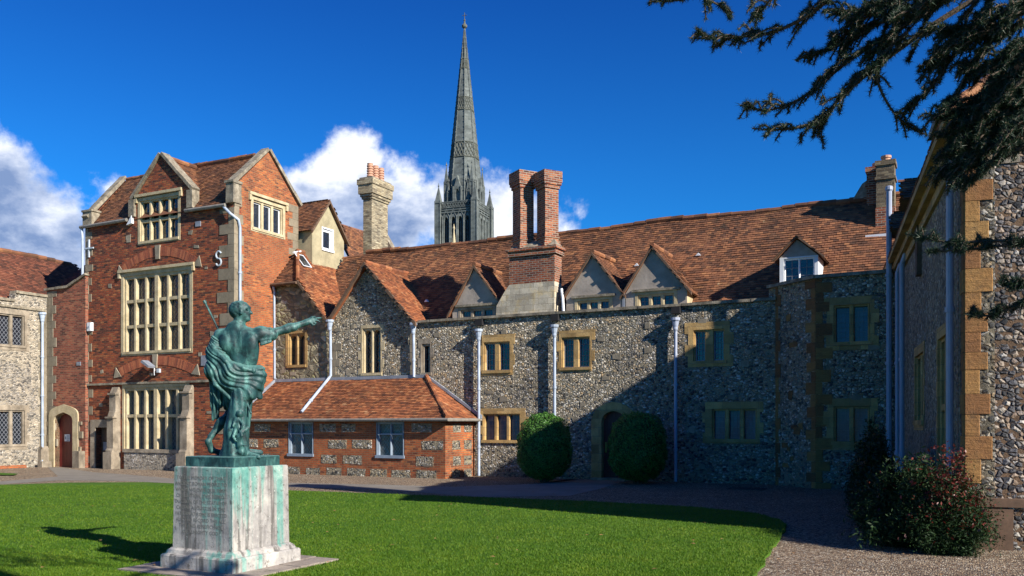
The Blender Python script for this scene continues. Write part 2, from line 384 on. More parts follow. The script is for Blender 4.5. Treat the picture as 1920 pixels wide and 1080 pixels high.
# ------------------------------------------------------------------ building kit
def inpoly(p, poly):
    c = False; n = len(poly); j = n-1
    for i in range(n):
        a, b = poly[i], poly[j]
        if (a[1] > p[1]) != (b[1] > p[1]) and p[0] < (b[0]-a[0])*(p[1]-a[1])/(b[1]-a[1])+a[0]: c = not c
        j = i
    return c
def tiles(th, name, P, mat, parent=None, under=True, tw=.17, ch=.105, sag=.03, seed=1, holes=()):
    '''lays plain clay tiles on a planar roof slope. P = 3D outline, P[0]->P[1] is the eaves line'''
    r = random.Random(seed); P = [Vector(p) for p in P]
    o = P[0]; ux = (P[1]-P[0]).normalized()
    nrm = None
    for q in P[2:]:
        c = ux.cross(q-o)
        if c.length > .05: nrm = c.normalized(); break
    vy = nrm.cross(ux).normalized()
    if vy.z < 0: vy = -vy
    nrm = ux.cross(vy).normalized()
    if nrm.z < 0: nrm = -nrm
    poly = [((q-o).dot(ux), (q-o).dot(vy)) for q in P]
    hp = [[((Vector(q)-o).dot(ux), (Vector(q)-o).dot(vy)) for q in h] for h in holes]
    u0 = min(p[0] for p in poly); u1 = max(p[0] for p in poly); v1 = max(p[1] for p in poly); v0 = min(p[1] for p in poly)
    mb = MB()
    if under:
        for t in tessellate_polygon([[Vector((*p, 0)) for p in poly]]):
            mb.face([P[k]-nrm*.03 for k in t], [(0, 0)]*3)
    def hgt(u, v): return sag*noise.noise(Vector((u*.45+seed*3.1, v*.6, seed)))
    nv = int((v1-v0)/ch)+2; nu = int((u1-u0)/tw)+3
    for j in range(-1, nv):
        v = v0+j*ch; off = (j % 2)*tw*.5+r.uniform(-.01, .01)
        for i in range(-1, nu):
            u = u0+i*tw+off; cp = (u+tw/2, v+ch/2)
            if not inpoly(cp, poly): continue
            if any(inpoly(cp, h) for h in hp): continue
            lift = .028+r.uniform(-.004, .006); tilt = r.uniform(-.006, .006); dv = r.uniform(-.007, .007)
            b0 = hgt(u, v); a0 = o+ux*(u+.003)+vy*(v+dv)+nrm*(b0+lift+tilt)
            a1 = o+ux*(u+tw-.003)+vy*(v+dv)+nrm*(b0+lift-tilt)
            c1 = o+ux*(u+tw-.003)+vy*(v+ch+.03)+nrm*(b0+.003); c0 = o+ux*(u+.003)+vy*(v+ch+.03)+nrm*(b0+.003)
            k = len(mb.v)
            d0 = a0-nrm*.026; d1 = a1-nrm*.026
            mb.v += [a0, a1, c1, c0, d0, d1]
            mb.f += [(k, k+1, k+2, k+3), (k+4, k+5, k+1, k)]
            mb.uv += [[(0, 0)]*4, [(0, 0)]*4]
    return mb.build(name, mat, th, parent)
def ridge(th, pts, mat, r=.11, parent=None, name='ridge_tiles', step=.42, wob=.02, seed=0):
    mb = MB(); rr = random.Random(seed)
    for a, b in zip(pts[:-1], pts[1:]):
        a = Vector(a); b = Vector(b); L = (b-a).length; n = max(1, int(L/step))
        for i in range(n):
            p = a.lerp(b, i/n); q = a.lerp(b, (i+1.04)/n); dz = Vector((0, 0, rr.uniform(-wob, wob)*.6-.03+.035*math.sin(i*.37+a.x)+.02*math.sin(i*.9)))
            mb.tube([p+dz, q+dz+Vector((0, 0, rr.uniform(-.01, .01)))], r*rr.uniform(.93, 1.05), 8)
    return mb.build(name, mat, th, parent)
def coping(th, pts, w0, w1, t, mat, M=None, name='coping', parent=None, seg=.6):
    'stone band laid on a wall head; pts in (a,z), depth w0..w1'
    mb = MB(M); rr = random.Random(len(pts)*7+int(w1*10))
    for a, b in zip(pts[:-1], pts[1:]):
        L = math.dist(a, b); n = max(1, int(L/seg)); dx = (b[0]-a[0])/L; dz = (b[1]-a[1])/L; nx, nz = -dz, dx
        if nz < 0: nx, nz = -nx, -nz
        for i in range(n):
            s0, s1 = L*i/n+.004, L*(i+1)/n-.004; tt = t*rr.uniform(.9, 1.08); e = rr.uniform(-.008, .008)
            p = [(a[0]+dx*s0, a[1]+dz*s0), (a[0]+dx*s1, a[1]+dz*s1)]
            mb.prism([p[0], p[1], (p[1][0]+nx*tt, p[1][1]+nz*tt), (p[0][0]+nx*tt, p[0][1]+nz*tt)], w0+e, w1+e)
    return mb.build(name, mat, th, parent)
def rect(a0, a1, z0, z1): return [(a0, z0), (a1, z0), (a1, z1), (a0, z1)]
def grow(r, g): return (r[0]-g, r[1]+g, r[2]-g, r[3]+g)
def jagged(r, o, seed):
    'surround outline with toothed stones on both sides'
    rr = random.Random(seed); a0, a1, z0, z1 = o; n = max(3, int((z1-z0)/.3)); pts = []
    ext = [(.10 if (k+seed) % 2 else 0.)+rr.uniform(-.015, .03) for k in range(n)]
    for k in range(n):
        x = a1-(.11-ext[k]); pts += [(x, z0+(z1-z0)*k/n+.001), (x, z0+(z1-z0)*(k+1)/n)]
    ext = [(.10 if (k+seed+1) % 2 else 0.)+rr.uniform(-.015, .03) for k in range(n)]
    for k in reversed(range(n)):
        x = a0+(.11-ext[k]); pts += [(x, z0+(z1-z0)*(k+1)/n), (x, z0+(z1-z0)*k/n+.001)]
    return pts
def window(th, Mx, r, lights, rows=1, outer=None, frame='stone_cream', glass='glass', mull=.10, king=None, lead=None,
           arch=False, sill=True, depth=.17, hood=False, label=None, seed=1, fr_w=.06, casement=None, casemat='blue_timber', rowz=None, jag=True):
    'r = opening (a0,a1,z0,z1) in the wall plane; returns the hole to cut in the wall'
    a0, a1, z0, z1 = r; rr = random.Random(seed)
    o = outer or grow(r, .12)
    mb = MB(Mx)
    ring = jagged(r, o, seed) if (outer and jag) else rect(*o)
    mb.slab(ring, [rect(*r)], -.014, depth+.08)
    if sill: mb.prism([(a0-.06, z0-.09), (a1+.06, z0-.09), (a1+.06, z0+.012), (a0-.06, z0+.012)], -.05, depth+.02)
    # frame members
    W = a1-a0; members = []
    xs = [a0+W*i/lights for i in range(lights+1)]
    for i, x in enumerate(xs):
        if i in (0, lights):
            s = 1 if i == 0 else -1; lo, hi = sorted((x-.002*s, x+s*fr_w)); mb.bevbox(lo, hi, .03, depth+.03, z0+.013, z1-.002, .02)
        else:
            m_ = mull*(1.6 if king == i else 1); mb.bevbox(x-m_/2, x+m_/2, .012 if king == i else .03, depth+.028, z0+.0135, z1-.0025, .025)
    zs = rowz or [z0+(z1-z0)*k/rows for k in range(rows+1)]
    for z in zs[1:-1]: mb.bevbox(a0+.003, a1-.003, .045, depth+.026, z-mull*.42, z+mull*.42, .012)
    mb.box(a0+.0035, a1-.0035, .046, depth+.024, z1-fr_w, z1-.003)
    if hood:
        mb.prism([(o[0]-.12, z1+.16), (o[1]+.12, z1+.16), (o[1]+.12, z1+.27), (o[0]-.12, z1+.27)], -.10, .1)
        for x in (o[0]-.12, o[1]): mb.prism(rect(x, x+.12, z1-.06, z1+.159), -.08, .05)
    if arch:
        for i in range(lights):
            xa, xb = xs[i]+mull*.5, xs[i+1]-mull*.5; mid = (xa+xb)/2; hw = (xb-xa)/2; zt = z1-fr_w
            hh = hw*1.25; n = 8
            L = [(xa, zt-hh)]+[(mid-hw*math.cos(math.pi/2*k/n)**1.0, zt-hh+hh*.92*math.sin(math.pi/2*k/n)) for k in range(1, n+1)]
            mb.prism([(xa-.01, zt-hh)]+L[1:]+[(mid, zt+.01), (xa-.01, zt+.01)], .06, depth+.02)
            Rr = [(2*mid-p[0], p[1]) for p in L]
            mb.prism([(xb+.01, zt-hh)]+Rr[1:]+[(mid, zt+.01), (xb+.01, zt+.01)], .06, depth+.02)
    w_ = mb.build('window', M[frame], th, label=label)
    # glass: one slightly tilted pane per light and row
    g = MB(Mx)
    for i in range(lights):
        for k in range(len(zs)-1):
            e = [rr.uniform(-.009, .009) for _ in range(4)]
            g.face([(xs[i]+.01, depth+e[0], zs[k]), (xs[i+1]-.01, depth+e[1], zs[k]), (xs[i+1]-.01, depth+e[2], zs[k+1]), (xs[i]+.01, depth+e[3], zs[k+1])])
    g.build('glass', M[glass], th, w_)
    if lead or casement:
        l = MB(Mx); dl = depth-.008
        for i in range(lights):
            xa, xb = xs[i]+(fr_w if i == 0 else mull/2), xs[i+1]-(fr_w if i == lights-1 else mull/2)
            for k in range(len(zs)-1):
                za, zb = zs[k]+(.01 if k == 0 else mull*.42), zs[k+1]-(fr_w if k == len(zs)-2 else mull*.42)
                if lead and lead[0] == 'grid':
                    nx = max(1, round((xb-xa)/lead[1])); nz = max(1, round((zb-za)/lead[2])); t = lead[3]
                    for q in range(1, nx): x = xa+(xb-xa)*q/nx; l.box(x-t/2, x+t/2, dl-.004, dl, za, zb)
                    for q in range(1, nz): z = za+(zb-za)*q/nz; l.box(xa, xb, dl-.0055, dl-.0015, z-t/2, z+t/2)
                elif lead and lead[0] == 'diamond':
                    st = lead[1]; t = lead[2]; hgt_ = lead[3] if len(lead) > 3 else 1.35
                    for sg in (1, -1):
                        c = -8
                        n_ = int((xb-xa)/st+(zb-za)/(st*hgt_))+3
                        for q in range(-n_, n_*2):
                            pts = []
                            # line: (x-xa)/st + sg*(z-za)/(st*h) = q
                            for x in (xa, xb):
                                z = za+sg*(q-(x-xa)/st)*st*hgt_
                                if za <= z <= zb: pts.append((x, z))
                            for z in (za, zb):
                                x = xa+(q-sg*(z-za)/(st*hgt_))*st
                                if xa < x < xb: pts.append((x, z))
                            if len(pts) >= 2 and math.dist(pts[0], pts[1]) > .02:
                                p, q2 = pts[0], pts[1]; L = math.dist(p, q2); nx_, nz_ = -(q2[1]-p[1])/L*t/2, (q2[0]-p[0])/L*t/2
                                l.face([(p[0]-nx_, dl-(.002 if sg > 0 else .004), p[1]-nz_), (q2[0]-nx_, dl-(.002 if sg > 0 else .004), q2[1]-nz_),
                                        (q2[0]+nx_, dl-(.002 if sg > 0 else .004), q2[1]+nz_), (p[0]+nx_, dl-(.002 if sg > 0 else .004), p[1]+nz_)])
        if l.f: l.build('leading', M['leadcame'], th, w_)
        if casement:
            c = MB(Mx); t = casement
            for i in range(lights):
                xa, xb = xs[i]+(fr_w if i == 0 else mull/2)+.002, xs[i+1]-(fr_w if i == lights-1 else mull/2)-.002
                za, zb = z0+.02, z1-fr_w-.003
                c.slab(rect(xa, xb, za, zb), [rect(xa+t, xb-t, za+t, zb-t)], depth-.05, depth-.01)
            c.build('casement', M[casemat], th, w_)
    return rect(*grow(r, .05))
def quoins(th, Mx, x0, sgn, z0, z1, mat, long=.42, short=.24, h=.3, seed=0, proud=.01, name='quoins', parent=None, skip=0., t=.06):
    rr = random.Random(seed); z = z0; k = seed
    while z < z1-.05:
        hh = min(h*rr.uniform(.85, 1.2), z1-z)
        L = (long if k % 2 else short)*rr.uniform(.88, 1.12)
        if rr.random() >= skip:
            a, b = sorted((x0, x0+sgn*L)); mb = MB(Mx); mb.bevbox(a, b, -proud-rr.uniform(0, .008), t, z+.004, z+hh-.004, .012); mb.build('quoin_stone', mat, th, parent)
        z += hh; k += 1
def scatter_blocks(th, Mx, a0, a1, z0, z1, n, mat, seed=0, avoid=(), name='stone_block'):
    rr = random.Random(seed)
    for _ in range(n):
        w_, h_ = rr.uniform(.14, .30), rr.uniform(.10, .2); a, z = rr.uniform(a0, a1-w_), rr.uniform(z0, z1-h_)
        if any(a+w_ > v[0]-.1 and a < v[1]+.1 and z+h_ > v[2]-.1 and z < v[3]+.1 for v in avoid): continue
        j = [rr.uniform(-.03, .03) for _ in range(8)]
        mb = MB(Mx); mb.prism([(a+j[0], z+j[1]), (a+w_+j[2], z+j[3]), (a+w_+j[4], z+h_+j[5]), (a+j[6], z+h_+j[7])], -.012-rr.uniform(0, .006), .05)
        mb.build(name, mat, th)
def pipe(th, pts, mat, r=.05, hopper=None, parent=None, name='downpipe', collars=1.8):
    mb = MB(); mb.tube(pts, r, 10)
    for a, b in zip(pts[:-1], pts[1:]):
        a = Vector(a); b = Vector(b); L = (b-a).length; n = int(L/collars)
        for i in range(1, n+1):
            p = a.lerp(b, i/(n+.5)); t = (b-a).normalized(); mb.tube([p-t*.04, p+t*.04], r*1.35, 10)
    if hopper:
        x, y, z = hopper
        mb.lathe((x, y, z), [(r*1.1, -.42), (r*1.5, -.36), (r*1.5, -.30), (r*1.8, -.24), (r*2.2, -.12), (r*2.9, -.08), (r*2.9, 0.)], 10)
    return mb.build(name, mat, th, parent)
def arch_ring(th, Mx, c, R, t, a_from, a_to, mat, n, proud=.012, name='relieving_arch'):
    mb = MB(Mx)
    for k in range(n):
        p = a_from+(a_to-a_from)*(k+.06)/n; q = a_from+(a_to-a_from)*(k+.94)/n
        pt = lambda r_, an: (c[0]+r_*math.cos(an), c[1]+r_*math.sin(an))
        mb.prism([pt(R, p), pt(R, q), pt(R+t, q), pt(R+t, p)], -proud-rnd.uniform(0, .004), .03)
    return mb.build(name, mat, th)
def quoin_mat(name, ramp, moss=.3):
    m, n, b = new_mat(name); oc = objc(n); r = n.n('ShaderNodeObjectInfo').outputs['Random']
    big = n.noise(oc, 2.6, 7, .72); fine = n.noise(oc, 26, 6, .75); bed = n.noise(n.mapping(oc, (2, 2, 16)), 1.4, 5, .7)
    col = n.ramp(n.math('ADD', n.math('MULTIPLY', r, .7), n.math('MULTIPLY', n.math('SUBTRACT', big, .35), .8), clamp=True), ramp)
    col = n.mix(.7, col, n.mix(1., col, n.ramp(bed, [(.3, .62), (.7, 1.25)]), 'MULTIPLY'))
    col = n.mix(n.math('MULTIPLY', n.ramp(n.noise(oc, 4.5, 7, .78), [(.52, 0.), (.66, 1.)]), moss), col, (.07, .05, .03))
    col = n.mix(n.ramp(fine, [(.58, 0.), (.72, .6)]), col, (.11, .07, .035))
    setp(n, b, Base__Color=col, Roughness=.92); bump(n, b, n.math('ADD', fine, n.math('ADD', big, bed)), .8, .03); return m
M['voussoir'] = tile_mat('brick_voussoirs', [(0, (.14, .045, .03)), (.5, (.33, .09, .04)), (1, (.45, .16, .07))], moss=.1)
M['masonry'] = tile_mat('loose_masonry_blocks', [(0, (.14, .11, .075)), (.5, (.25, .21, .15)), (1, (.36, .31, .23))], moss=.4)
M['ochre_blocks'] = quoin_mat('ochre_blocks', [(0, (.14, .06, .025)), (.35, (.235, .105, .034)), (.7, (.31, .16, .048)), (1, (.36, .21, .07))], moss=.5)
M['cream_blocks'] = tile_mat('pale_corner_blocks', [(0, (.17, .135, .09)), (.5, (.27, .22, .15)), (1, (.38, .32, .215))], moss=.5)

# ================================================================== RED BRICK HOUSE
XR = PY(517, 0, 0)[0]; YF = PXs(440, 0, XR)[0]                 # side wall x, facade y
XL = PY(160, 0, YF)[0]; YM = -.42; YB = 1.36
red = Thing('red_brick_house', 'tall red brick house with tiled gabled roof and rows of stone mullioned windows', 'house', MAIN, (XL, YF, 0))
ZE = 10.32; ZA = 12.72
def pr(px0, py0, px1, py1, y): (a, z), (c, d) = PY(px0, py0, y), PY(px1, py1, y); return (min(a, c), max(a, c), min(z, d), max(z, d))
Fm = MF(YF); Sm = MS(XR)
holes = []
tw = pr(263, 378, 334, 444, YF); tw = (tw[0], tw[1], 9.33, 11.0)
holes.append(window(red, Fm, tw, 4, 2, outer=grow(tw, .13), frame='stone_cream', hood=True, mull=.13, lead=('grid', .2, .28, .012), seed=2, jag=False))
mw = (-13.08, -9.28, 4.84, 7.98)
holes.append(window(red, Fm, mw, 6, 3, outer=grow(mw, .16), mull=.15, king=3, hood=True, glass='glass_brown', lead=('diamond', .16, .012), seed=3, fr_w=.12, jag=False, depth=.2))
lw = (-13.05, -9.42, .82, 3.36)
holes.append(window(red, Fm, lw, 6, 2, outer=grow(lw, .12), mull=.15, king=3, glass='glass_green', lead=('diamond', .17, .02), seed=4, fr_w=.12, jag=False, depth=.26, rowz=[.82, 2.2, 3.36]))
dr = PY(180, 803, YF); dr2 = PY(205, 803, YF)
dh = (dr[0], dr2[0], -.1, 1.72)
holes.append(rect(*dh))
ga = PY(303, 291, YF); gl = PY(252, 372, YF); gr_ = PY(357, 352, YF)
wallp = [(XL, -.3), (XR, -.3), (XR, ZE), (gr_[0], ZE), (gr_[0], 11.1), (ga[0], ga[1]), (gl[0], 11.1), (gl[0], ZE), (XL, ZE)]
MB(Fm).slab(wallp, holes, 0, .35).build('front_wall', M['brick'], red)
# side wall
sw = (-1.27, .41, 9.60, 10.70)
s_hole = window(red, Sm, sw, 3, 1, outer=grow(sw, .14), mull=.13, hood=True, glass='glass', seed=5, jag=False, casement=.05, casemat='white')
MB(Sm).slab([(YF+.002, -.3), (9, -.3), (9, 9.0), (YB, 9.0), (YB, 11.0), (YM, 12.78), (YF+.002, 11.0)], [s_hole], .001, .35).build('side_wall', M['brick_orange'], red)
MB(ML(XL)).slab([(-YB, -.3), (-YF-.002, -.3), (-YF-.002, ZE+.2), (-YM, 12.7), (-YB, ZE+.2)], [], .001, .3).build('far_side_wall', M['brick'], red)
coping(red, [(YF-.1, 11.02), (YM, 12.86), (YB+.1, 11.02)], -.08, .3, .13, M['coping'], Sm, name='gable_coping')
coping(red, [(YM+.0, 12.8), (YF-.1, 10.6)], -.02, .34, .14, M['coping'], Matrix(((0, -1, 0, XL+.34), (1, 0, 0, 0), (0, 0, 1, 0), (0, 0, 0, 1))), name='far_gable_coping')
mb = MB(Fm)
mb.prism(rect(XR-.32, XR+.06, 10.35, 11.102), -.14, .3); mb.prism(rect(XR-.36, XR+.1, 11.1, 11.2), -.18, .32); mb.build('kneeler_stone', M['coping'], red); mb = MB(Fm)
mb.prism(rect(XL-.02, XL+.55, 10.35, 10.9), -.12, .3); mb.prism(rect(XL-.05, XL+.6, 10.9, 10.98), -.16, .32); mb.build('kneeler_stone', M['coping'], red)
for gx, s in ((gl[0], -1), (gr_[0], 1)):
    a, c = sorted((gx-s*.1, gx+s*.22)); mb = MB(Fm); mb.prism([(a, 10.4), (c, 10.4), (c, 11.1), (a, 11.1)], -.12, .25); mb.build('kneeler_stone', M['coping'], red)
coping(red, [(gl[0]-.1, 11.1), (ga[0], ga[1]+.02), (gr_[0]+.1, 11.1)], -.1, .32, .13, M['coping'], Fm, name='gablet_coping')
# roofs
ye = YF-.06
tiles(red, 'roof', [(XL+.3, ye, ZE), (XR-.3, ye, ZE), (XR-.3, YM, ZA), (XL+.3, YM, ZA)], M['tile'], seed=3,
      holes=[[(gl[0]-.05, ye, ZE), (gr_[0]+.05, ye, ZE), (gr_[0]+.05, YF+.35, ZE+.5), (gl[0]-.05, YF+.35, ZE+.5)]])
tiles(red, 'roof', [(XR-.3, YB, ZE+.05), (XL+.3, YB, ZE+.05), (XL+.3, YM, ZA), (XR-.3, YM, ZA)], M['tile'], seed=4)
gz = ga[1]-.1
for a, s in ((gr_[0]+.02, 1), (gl[0]-.02, -1)):
    base = 11.02
    q = [(a, YF+.2, base), (a, YM+.2, base), (ga[0], YM+1.2, gz), (ga[0], YF+.2, gz)]
    if s < 0: q = [q[1], q[0], q[3], q[2]]
    tiles(red, 'roof', q, M['tile'], seed=5+s)
ridge(red, [(XL+.35, YM, ZA+.05), (XR-.3, YM, ZA+.05)], M['tile'])
ridge(red, [(ga[0], YF+.3, gz+.05), (ga[0], YM, gz+.05)], M['tile'])
# string course, quoins, buttresses
coping(red, [(XL, 3.5), (XR, 3.5)], -.09, .05, .09, M['coping'], Fm, name='string_course', seg=.9)
quoins(red, Fm, XL, 1, .2, 10.2, M['cream_blocks'], .45, .2, .32, seed=3, skip=.25)
quoins(red, Fm, XR, -1, 1.0, 10.2, M['cream_blocks'], .85, .35, .40, seed=2, name='quoins')
quoins(red, Sm, YF, 1, .2, 10.9, M['cream_blocks'], .42, .22, .35, seed=5, name='quoins')
quoins(red, Sm, YB, -1, 8.6, 11.0, M['cream_blocks'], .62, .35, .32, seed=8, name='quoins')
scatter_blocks(red, Fm, XL+.5, XR-.8, 1.5, 10, 26, M['masonry'], 5, avoid=[grow(tw, .3), grow(mw, .3), grow(lw, .8)])
for px in (220, 357):
    bx = PY(px, 0, YF)[0]; mb = MB(Fm)
    hw = .19
    prof = [(0.01, -.3), (-.42, -.3), (-.42, .78), (-.36, .86), (-.36, 2.1), (-.24, 2.42), (-.24, 3.1), (-.10, 3.4), (0.01, 3.4)]
    q = MB(Matrix(((0, -1, 0, bx-hw), (1, 0, 0, YF), (0, 0, 1, 0), (0, 0, 0, 1))))
    q2 = MB()
    lo = [(bx-hw, YF+p[0], p[1]) for p in prof]; hi = [(bx+hw, YF+p[0], p[1]) for p in prof]; n = len(prof)
    for i in range(n):
        j = (i+1) % n; q2.face([lo[i], lo[j], hi[j], hi[i]])
    q2.face(hi); q2.face(lo[::-1])
    q2.box(bx-hw-.06, bx+hw+.06, YF-.5, YF-.3, -.3, .70)
    q2.box(bx-hw-.05, bx+hw+.05, YF-.42, YF-.2, 2.1, 2.17)
    q2.box(bx-hw-.05, bx+hw+.05, YF-.3, YF-.1, 3.08, 3.15)
    q2.build('buttress', M['stone'], red)
MB(Fm).prism(rect(-12.95, -9.5, -.3, .72), -.1, .02).build('flint_plinth', M['flint_pale'], red)
MB(Fm).prism(rect(-13.0, -9.45, .70, .84), -.14, .1).build('plinth_sill', M['stone'], red)
# door of the house
mb = MB(Fm)
mb.slab(rect(dh[0]-.3, dh[1]+.22, -.3, 2.05), [rect(dh[0], dh[1], -.28, dh[3])], -.05, .3)
ds = mb.build('door_surround', M['stone'], red)
d_ = MB(Fm); 
for k in range(5):
    a = dh[0]+(dh[1]-dh[0])*k/5; d_.bevbox(a+.004, a+(dh[1]-dh[0])/5-.004, .26, .30, -.1, dh[3], .006)
dd = d_.build('door', M['timber'], red)
MB(Fm).box(dh[0]+.2, dh[0]+.42, .2, .259, .75, 1.1).build('letter_box', M['lead'], red, dd)
# relieving arches and keystones
for cx_, zt, hw, sp, R_ in ((-11.05, 8.12, 2.0, .56, 0), (-11.2, 3.86, 2.05, .42, 0)):
    R = (hw*hw+sp*sp)/(2*sp); c = (cx_, zt+sp-R); a = math.asin(hw/R)
    arch_ring(red, Fm, c, R-.02, .36, math.pi/2+a, math.pi/2-a, M['voussoir'], 52)
    mb = MB(Fm); mb.prism([(cx_-.1, zt+sp-.14), (cx_+.1, zt+sp-.14), (cx_+.14, zt+sp+.42), (cx_-.14, zt+sp+.42)], -.06, .03); mb.build('keystone', M['masonry'], red)
    for s in (-1, 1): mb = MB(Fm); mb.prism([(cx_+s*hw*.98, zt-.02), (cx_+s*(hw+.42), zt-.08), (cx_+s*(hw+.30), zt+.36)], -.03, .03); mb.build('springer_stone', M['masonry'], red)
# gutters and pipes
g = MB(); g.tube([(XL-.15, ye-.07, ZE-.05), (gl[0]-.3, ye-.07, ZE-.03)], .075, 8); g.build('gutter', M['gutter'], red)
g = MB(); g.tube([(gr_[0]-.15, ye-.07, ZE-.03), (XR-.35, ye-.07, ZE-.05)], .075, 8); g.build('gutter', M['gutter'], red)
MB(Fm).prism([(gl[0]-.32, ZE-.25), (gl[0]-.02, ZE-.2), (gl[0]-.02, ZE+.12)], -.14, -.01).build('gutter_end', M['white'], red)
pipe(red, [(XR-.45, YF-.12, ZE-.1), (XR-.1, YF-.14, ZE-.4), (XR+.08, YF+.12, ZE-.62), (XR+.08, YF+.2, ZE-.9), (XR+.08, YF+.2, -.1)], M['pipe'], .055)
zp = PY(157, 512, YF-.5)[1]
pipe(red, [(XL-.1, YF-.1, ZE-.1), (XL-.02, YF-.12, ZE-.5), (XL-.02, YF-.12, 8.2)], M['pipe'], .055)
a = PY(411, 485, YF)
pts = []
for k in range(25):
    t = k/24; s = math.sin(t*2*math.pi); pts.append((a[0]+.17*math.cos(math.pi*(.25+t*1.9)) if False else a[0]+(.16*math.sin(t*2*math.pi*1.0+.9) if t < .5 else .16*math.sin(t*2*math.pi+.9)), YF-.03, a[1]+.28-.56*t))
pts = []
for k in range(13): an = math.radians(20+k*250/12); pts.append((a[0]+.13*math.cos(an), YF-.03, a[1]+.14+.14*math.sin(an)))
for k in range(1, 13): an = math.radians(90-k*250/12); pts.append((a[0]+.13*math.cos(an), YF-.03, a[1]-.14+.14*math.sin(an)))
mb = MB(); mb.tube(pts, .035, 6); mb.build('wall_anchor', M['anchor'], red, label='S shaped iron wall anchor')
a = PY(168, 466, YF); mb = MB(Fm); mb.box(a[0]-.03, a[0]+.03, -.06, 0, a[1]-.38, a[1]+.38); mb.box(a[0]-.3, a[0]+.3, -.075, -.02, a[1]-.03, a[1]+.03)
mb.build('wall_anchor', M['anchor'], red, label='cross shaped iron wall anchor')
a = PY(372, 420, YF); MB(Fm).box(a[0]-.14, a[0]+.14, -.03, 0, a[1]-.1, a[1]+.1).build('air_vent', M['lead'], red)
a = PY(384, 676, YF); MB(Fm).box(a[0]-.18, a[0]+.18, -.03, 0, a[1]-.2, a[1]+.2).build('wall_plaque', M['lead'], red, label='pale grey square stone plaque')
a = PY(171, 613, YF); mb = MB(Fm); mb.bevbox(a[0]-.14, a[0]+.14, -.12, 0, a[1]-.18, a[1]+.18, .02); al = mb.build('alarm_box', M['white'], red)
mb = MB(Fm); mb.box(a[0]-.03, a[0]+.03, -.14, -.12, a[1]-.05, a[1]+.03); mb.build('alarm_light', M['blue_timber'], red, al)
a = PY(288, 690, YF); mb = MB(Fm)
mb.prism([(a[0]-.24, a[1]+.22), (a[0]+.2, a[1]-.02), (a[0]+.24, a[1]+.06), (a[0]-.16, a[1]+.3)], -.45, -.12)
fl = mb.build('floodlight', M['lead'], red)
mb = MB(Fm); mb.box(a[0]-.02, a[0]+.02, -.3, 0, a[1]+.02, a[1]+.06); mb.box(a[0]+.1, a[0]+.13, -.08, -.04, a[1]-.3, a[1]); mb.build('bracket', M['white'], red, fl)
mb = MB(Fm); mb.lathe((a[0]-.02, -.1, a[1]-.28), [(.04, -.07), (.08, -.03), (.08, .04), (.04, .08)], 8); mb.build('camera_dome', M['black'], red)
mb = MB(Fm); mb.box(a[0]+.28, a[0]+.42, -.1, 0, a[1]-.2, a[1]-.04); mb.build('junction_box', M['anchor'], red)

# ================================================================== BRICK LINK with the red door, and the left flint wing
YL = YF-.14; XW = PY(88, 0, YL)[0]; XLr = PY(160, 0, YL)[0]
link = Thing('brick_link_building', 'narrow pink brick link with a dark red arched door, beside the tall red house', 'building', MAIN, (XW, YL, 0))
Lm = MF(YL); da, dz = PY(103, 0, YL)[0], PY(120, 773, YL)[1]; db = PY(138, 0, YL)[0]
def tudor(a, b, z0, zs, zt, n=6):
    m = (a+b)/2; pts = [(a, z0), (b, z0), (b, zs)]
    cv = [(.03, .22), (.10, .42), (.22, .58), (.5, .77)]
    for t, q in cv: pts.append((b-(b-m)*t, zs+(zt-zs)*q))
    pts.append((m, zt))
    for t, q in reversed(cv): pts.append((a+(m-a)*t, zs+(zt-zs)*q))
    pts.append((a, zs)); return pts
op = tudor(da, db, -.28, dz-.36, dz)
zt0 = PY(90, 545, YL)[1]; zt1 = PY(160, 517, YL)[1]; xm = PY(128, 0, YL)[0]
MB(Lm).slab([(XW, -.3), (XLr, -.3), (XLr, zt1), (xm, zt0+.02), (XW, zt0)], [op], 0, .4).build('front_wall', M['brick_link'], link)
MB(MS(XLr)).slab([(YL+.002, -.3), (YF+.3, -.3), (YF+.3, zt1), (YL+.002, zt1)], [], .001, .3).build('side_wall', M['brick_link'], link)
coping(link, [(XW-.1, zt0), (xm, zt0+.02), (XLr+.08, zt1+.02)], -.09, .42, .1, M['coping'], Lm)
o2 = tudor(da-.34, db+.34, -.28, dz-.12, dz+.34)
mb = MB(Lm); mb.slab(o2, [tudor(da+.0, db-.0, -.27, dz-.36, dz)], -.06, .32); mb.build('door_surround', M['stone_cream'], link)
quoins(link, Lm, da-.02, -1, .0, dz-.4, M['cream_blocks'], .6, .42, .32, 2, name='door_quoins', proud=.04)
quoins(link, Lm, db+.02, 1, .0, dz-.4, M['cream_blocks'], .55, .38, .32, 1, name='door_quoins', proud=.04)
d_ = MB(Lm); n = 5
for k in range(n):
    a0_ = da+(db-da)*k/n+.003; a1_ = da+(db-da)*(k+1)/n-.003
    zz_ = lambda x: dz-.36+.36*float(np.interp(1-abs(x-(da+db)/2)/((db-da)/2), [0, .03, .10, .22, .5, 1], [0, .22, .42, .58, .77, 1]))
    d_.prism([(a0_, -.28), (a1_, -.28), (a1_, zz_(a1_)), ((a0_+a1_)/2, zz_((a0_+a1_)/2)), (a0_, zz_(a0_))], .22, .27)
dd = d_.build('door', M['door_red'], link, label='dark red boarded door with pointed top')
a, z = PY(118, 821, YL); sg = MB(Lm); sg.box(a-.17, a+.17, .195, .219, z-.15, z+.15); sgn = sg.build('sign', M['white'], link, dd, label='small white door sign with blue lettering')
sg = MB(Lm)
for k in range(3): sg.box(a-.02, a+.14, .190, .1945, z+.08-k*.09-.025, z+.08-k*.09+.025)
sg.lathe((a-.09, .19, z), [(.05, -.05), (.06, 0), (.05, .05)], 8) if False else sg.box(a-.14, a-.06, .190, .1945, z-.06, z+.06)
sg.build('lettering', M['blue_timber'], link, sgn)
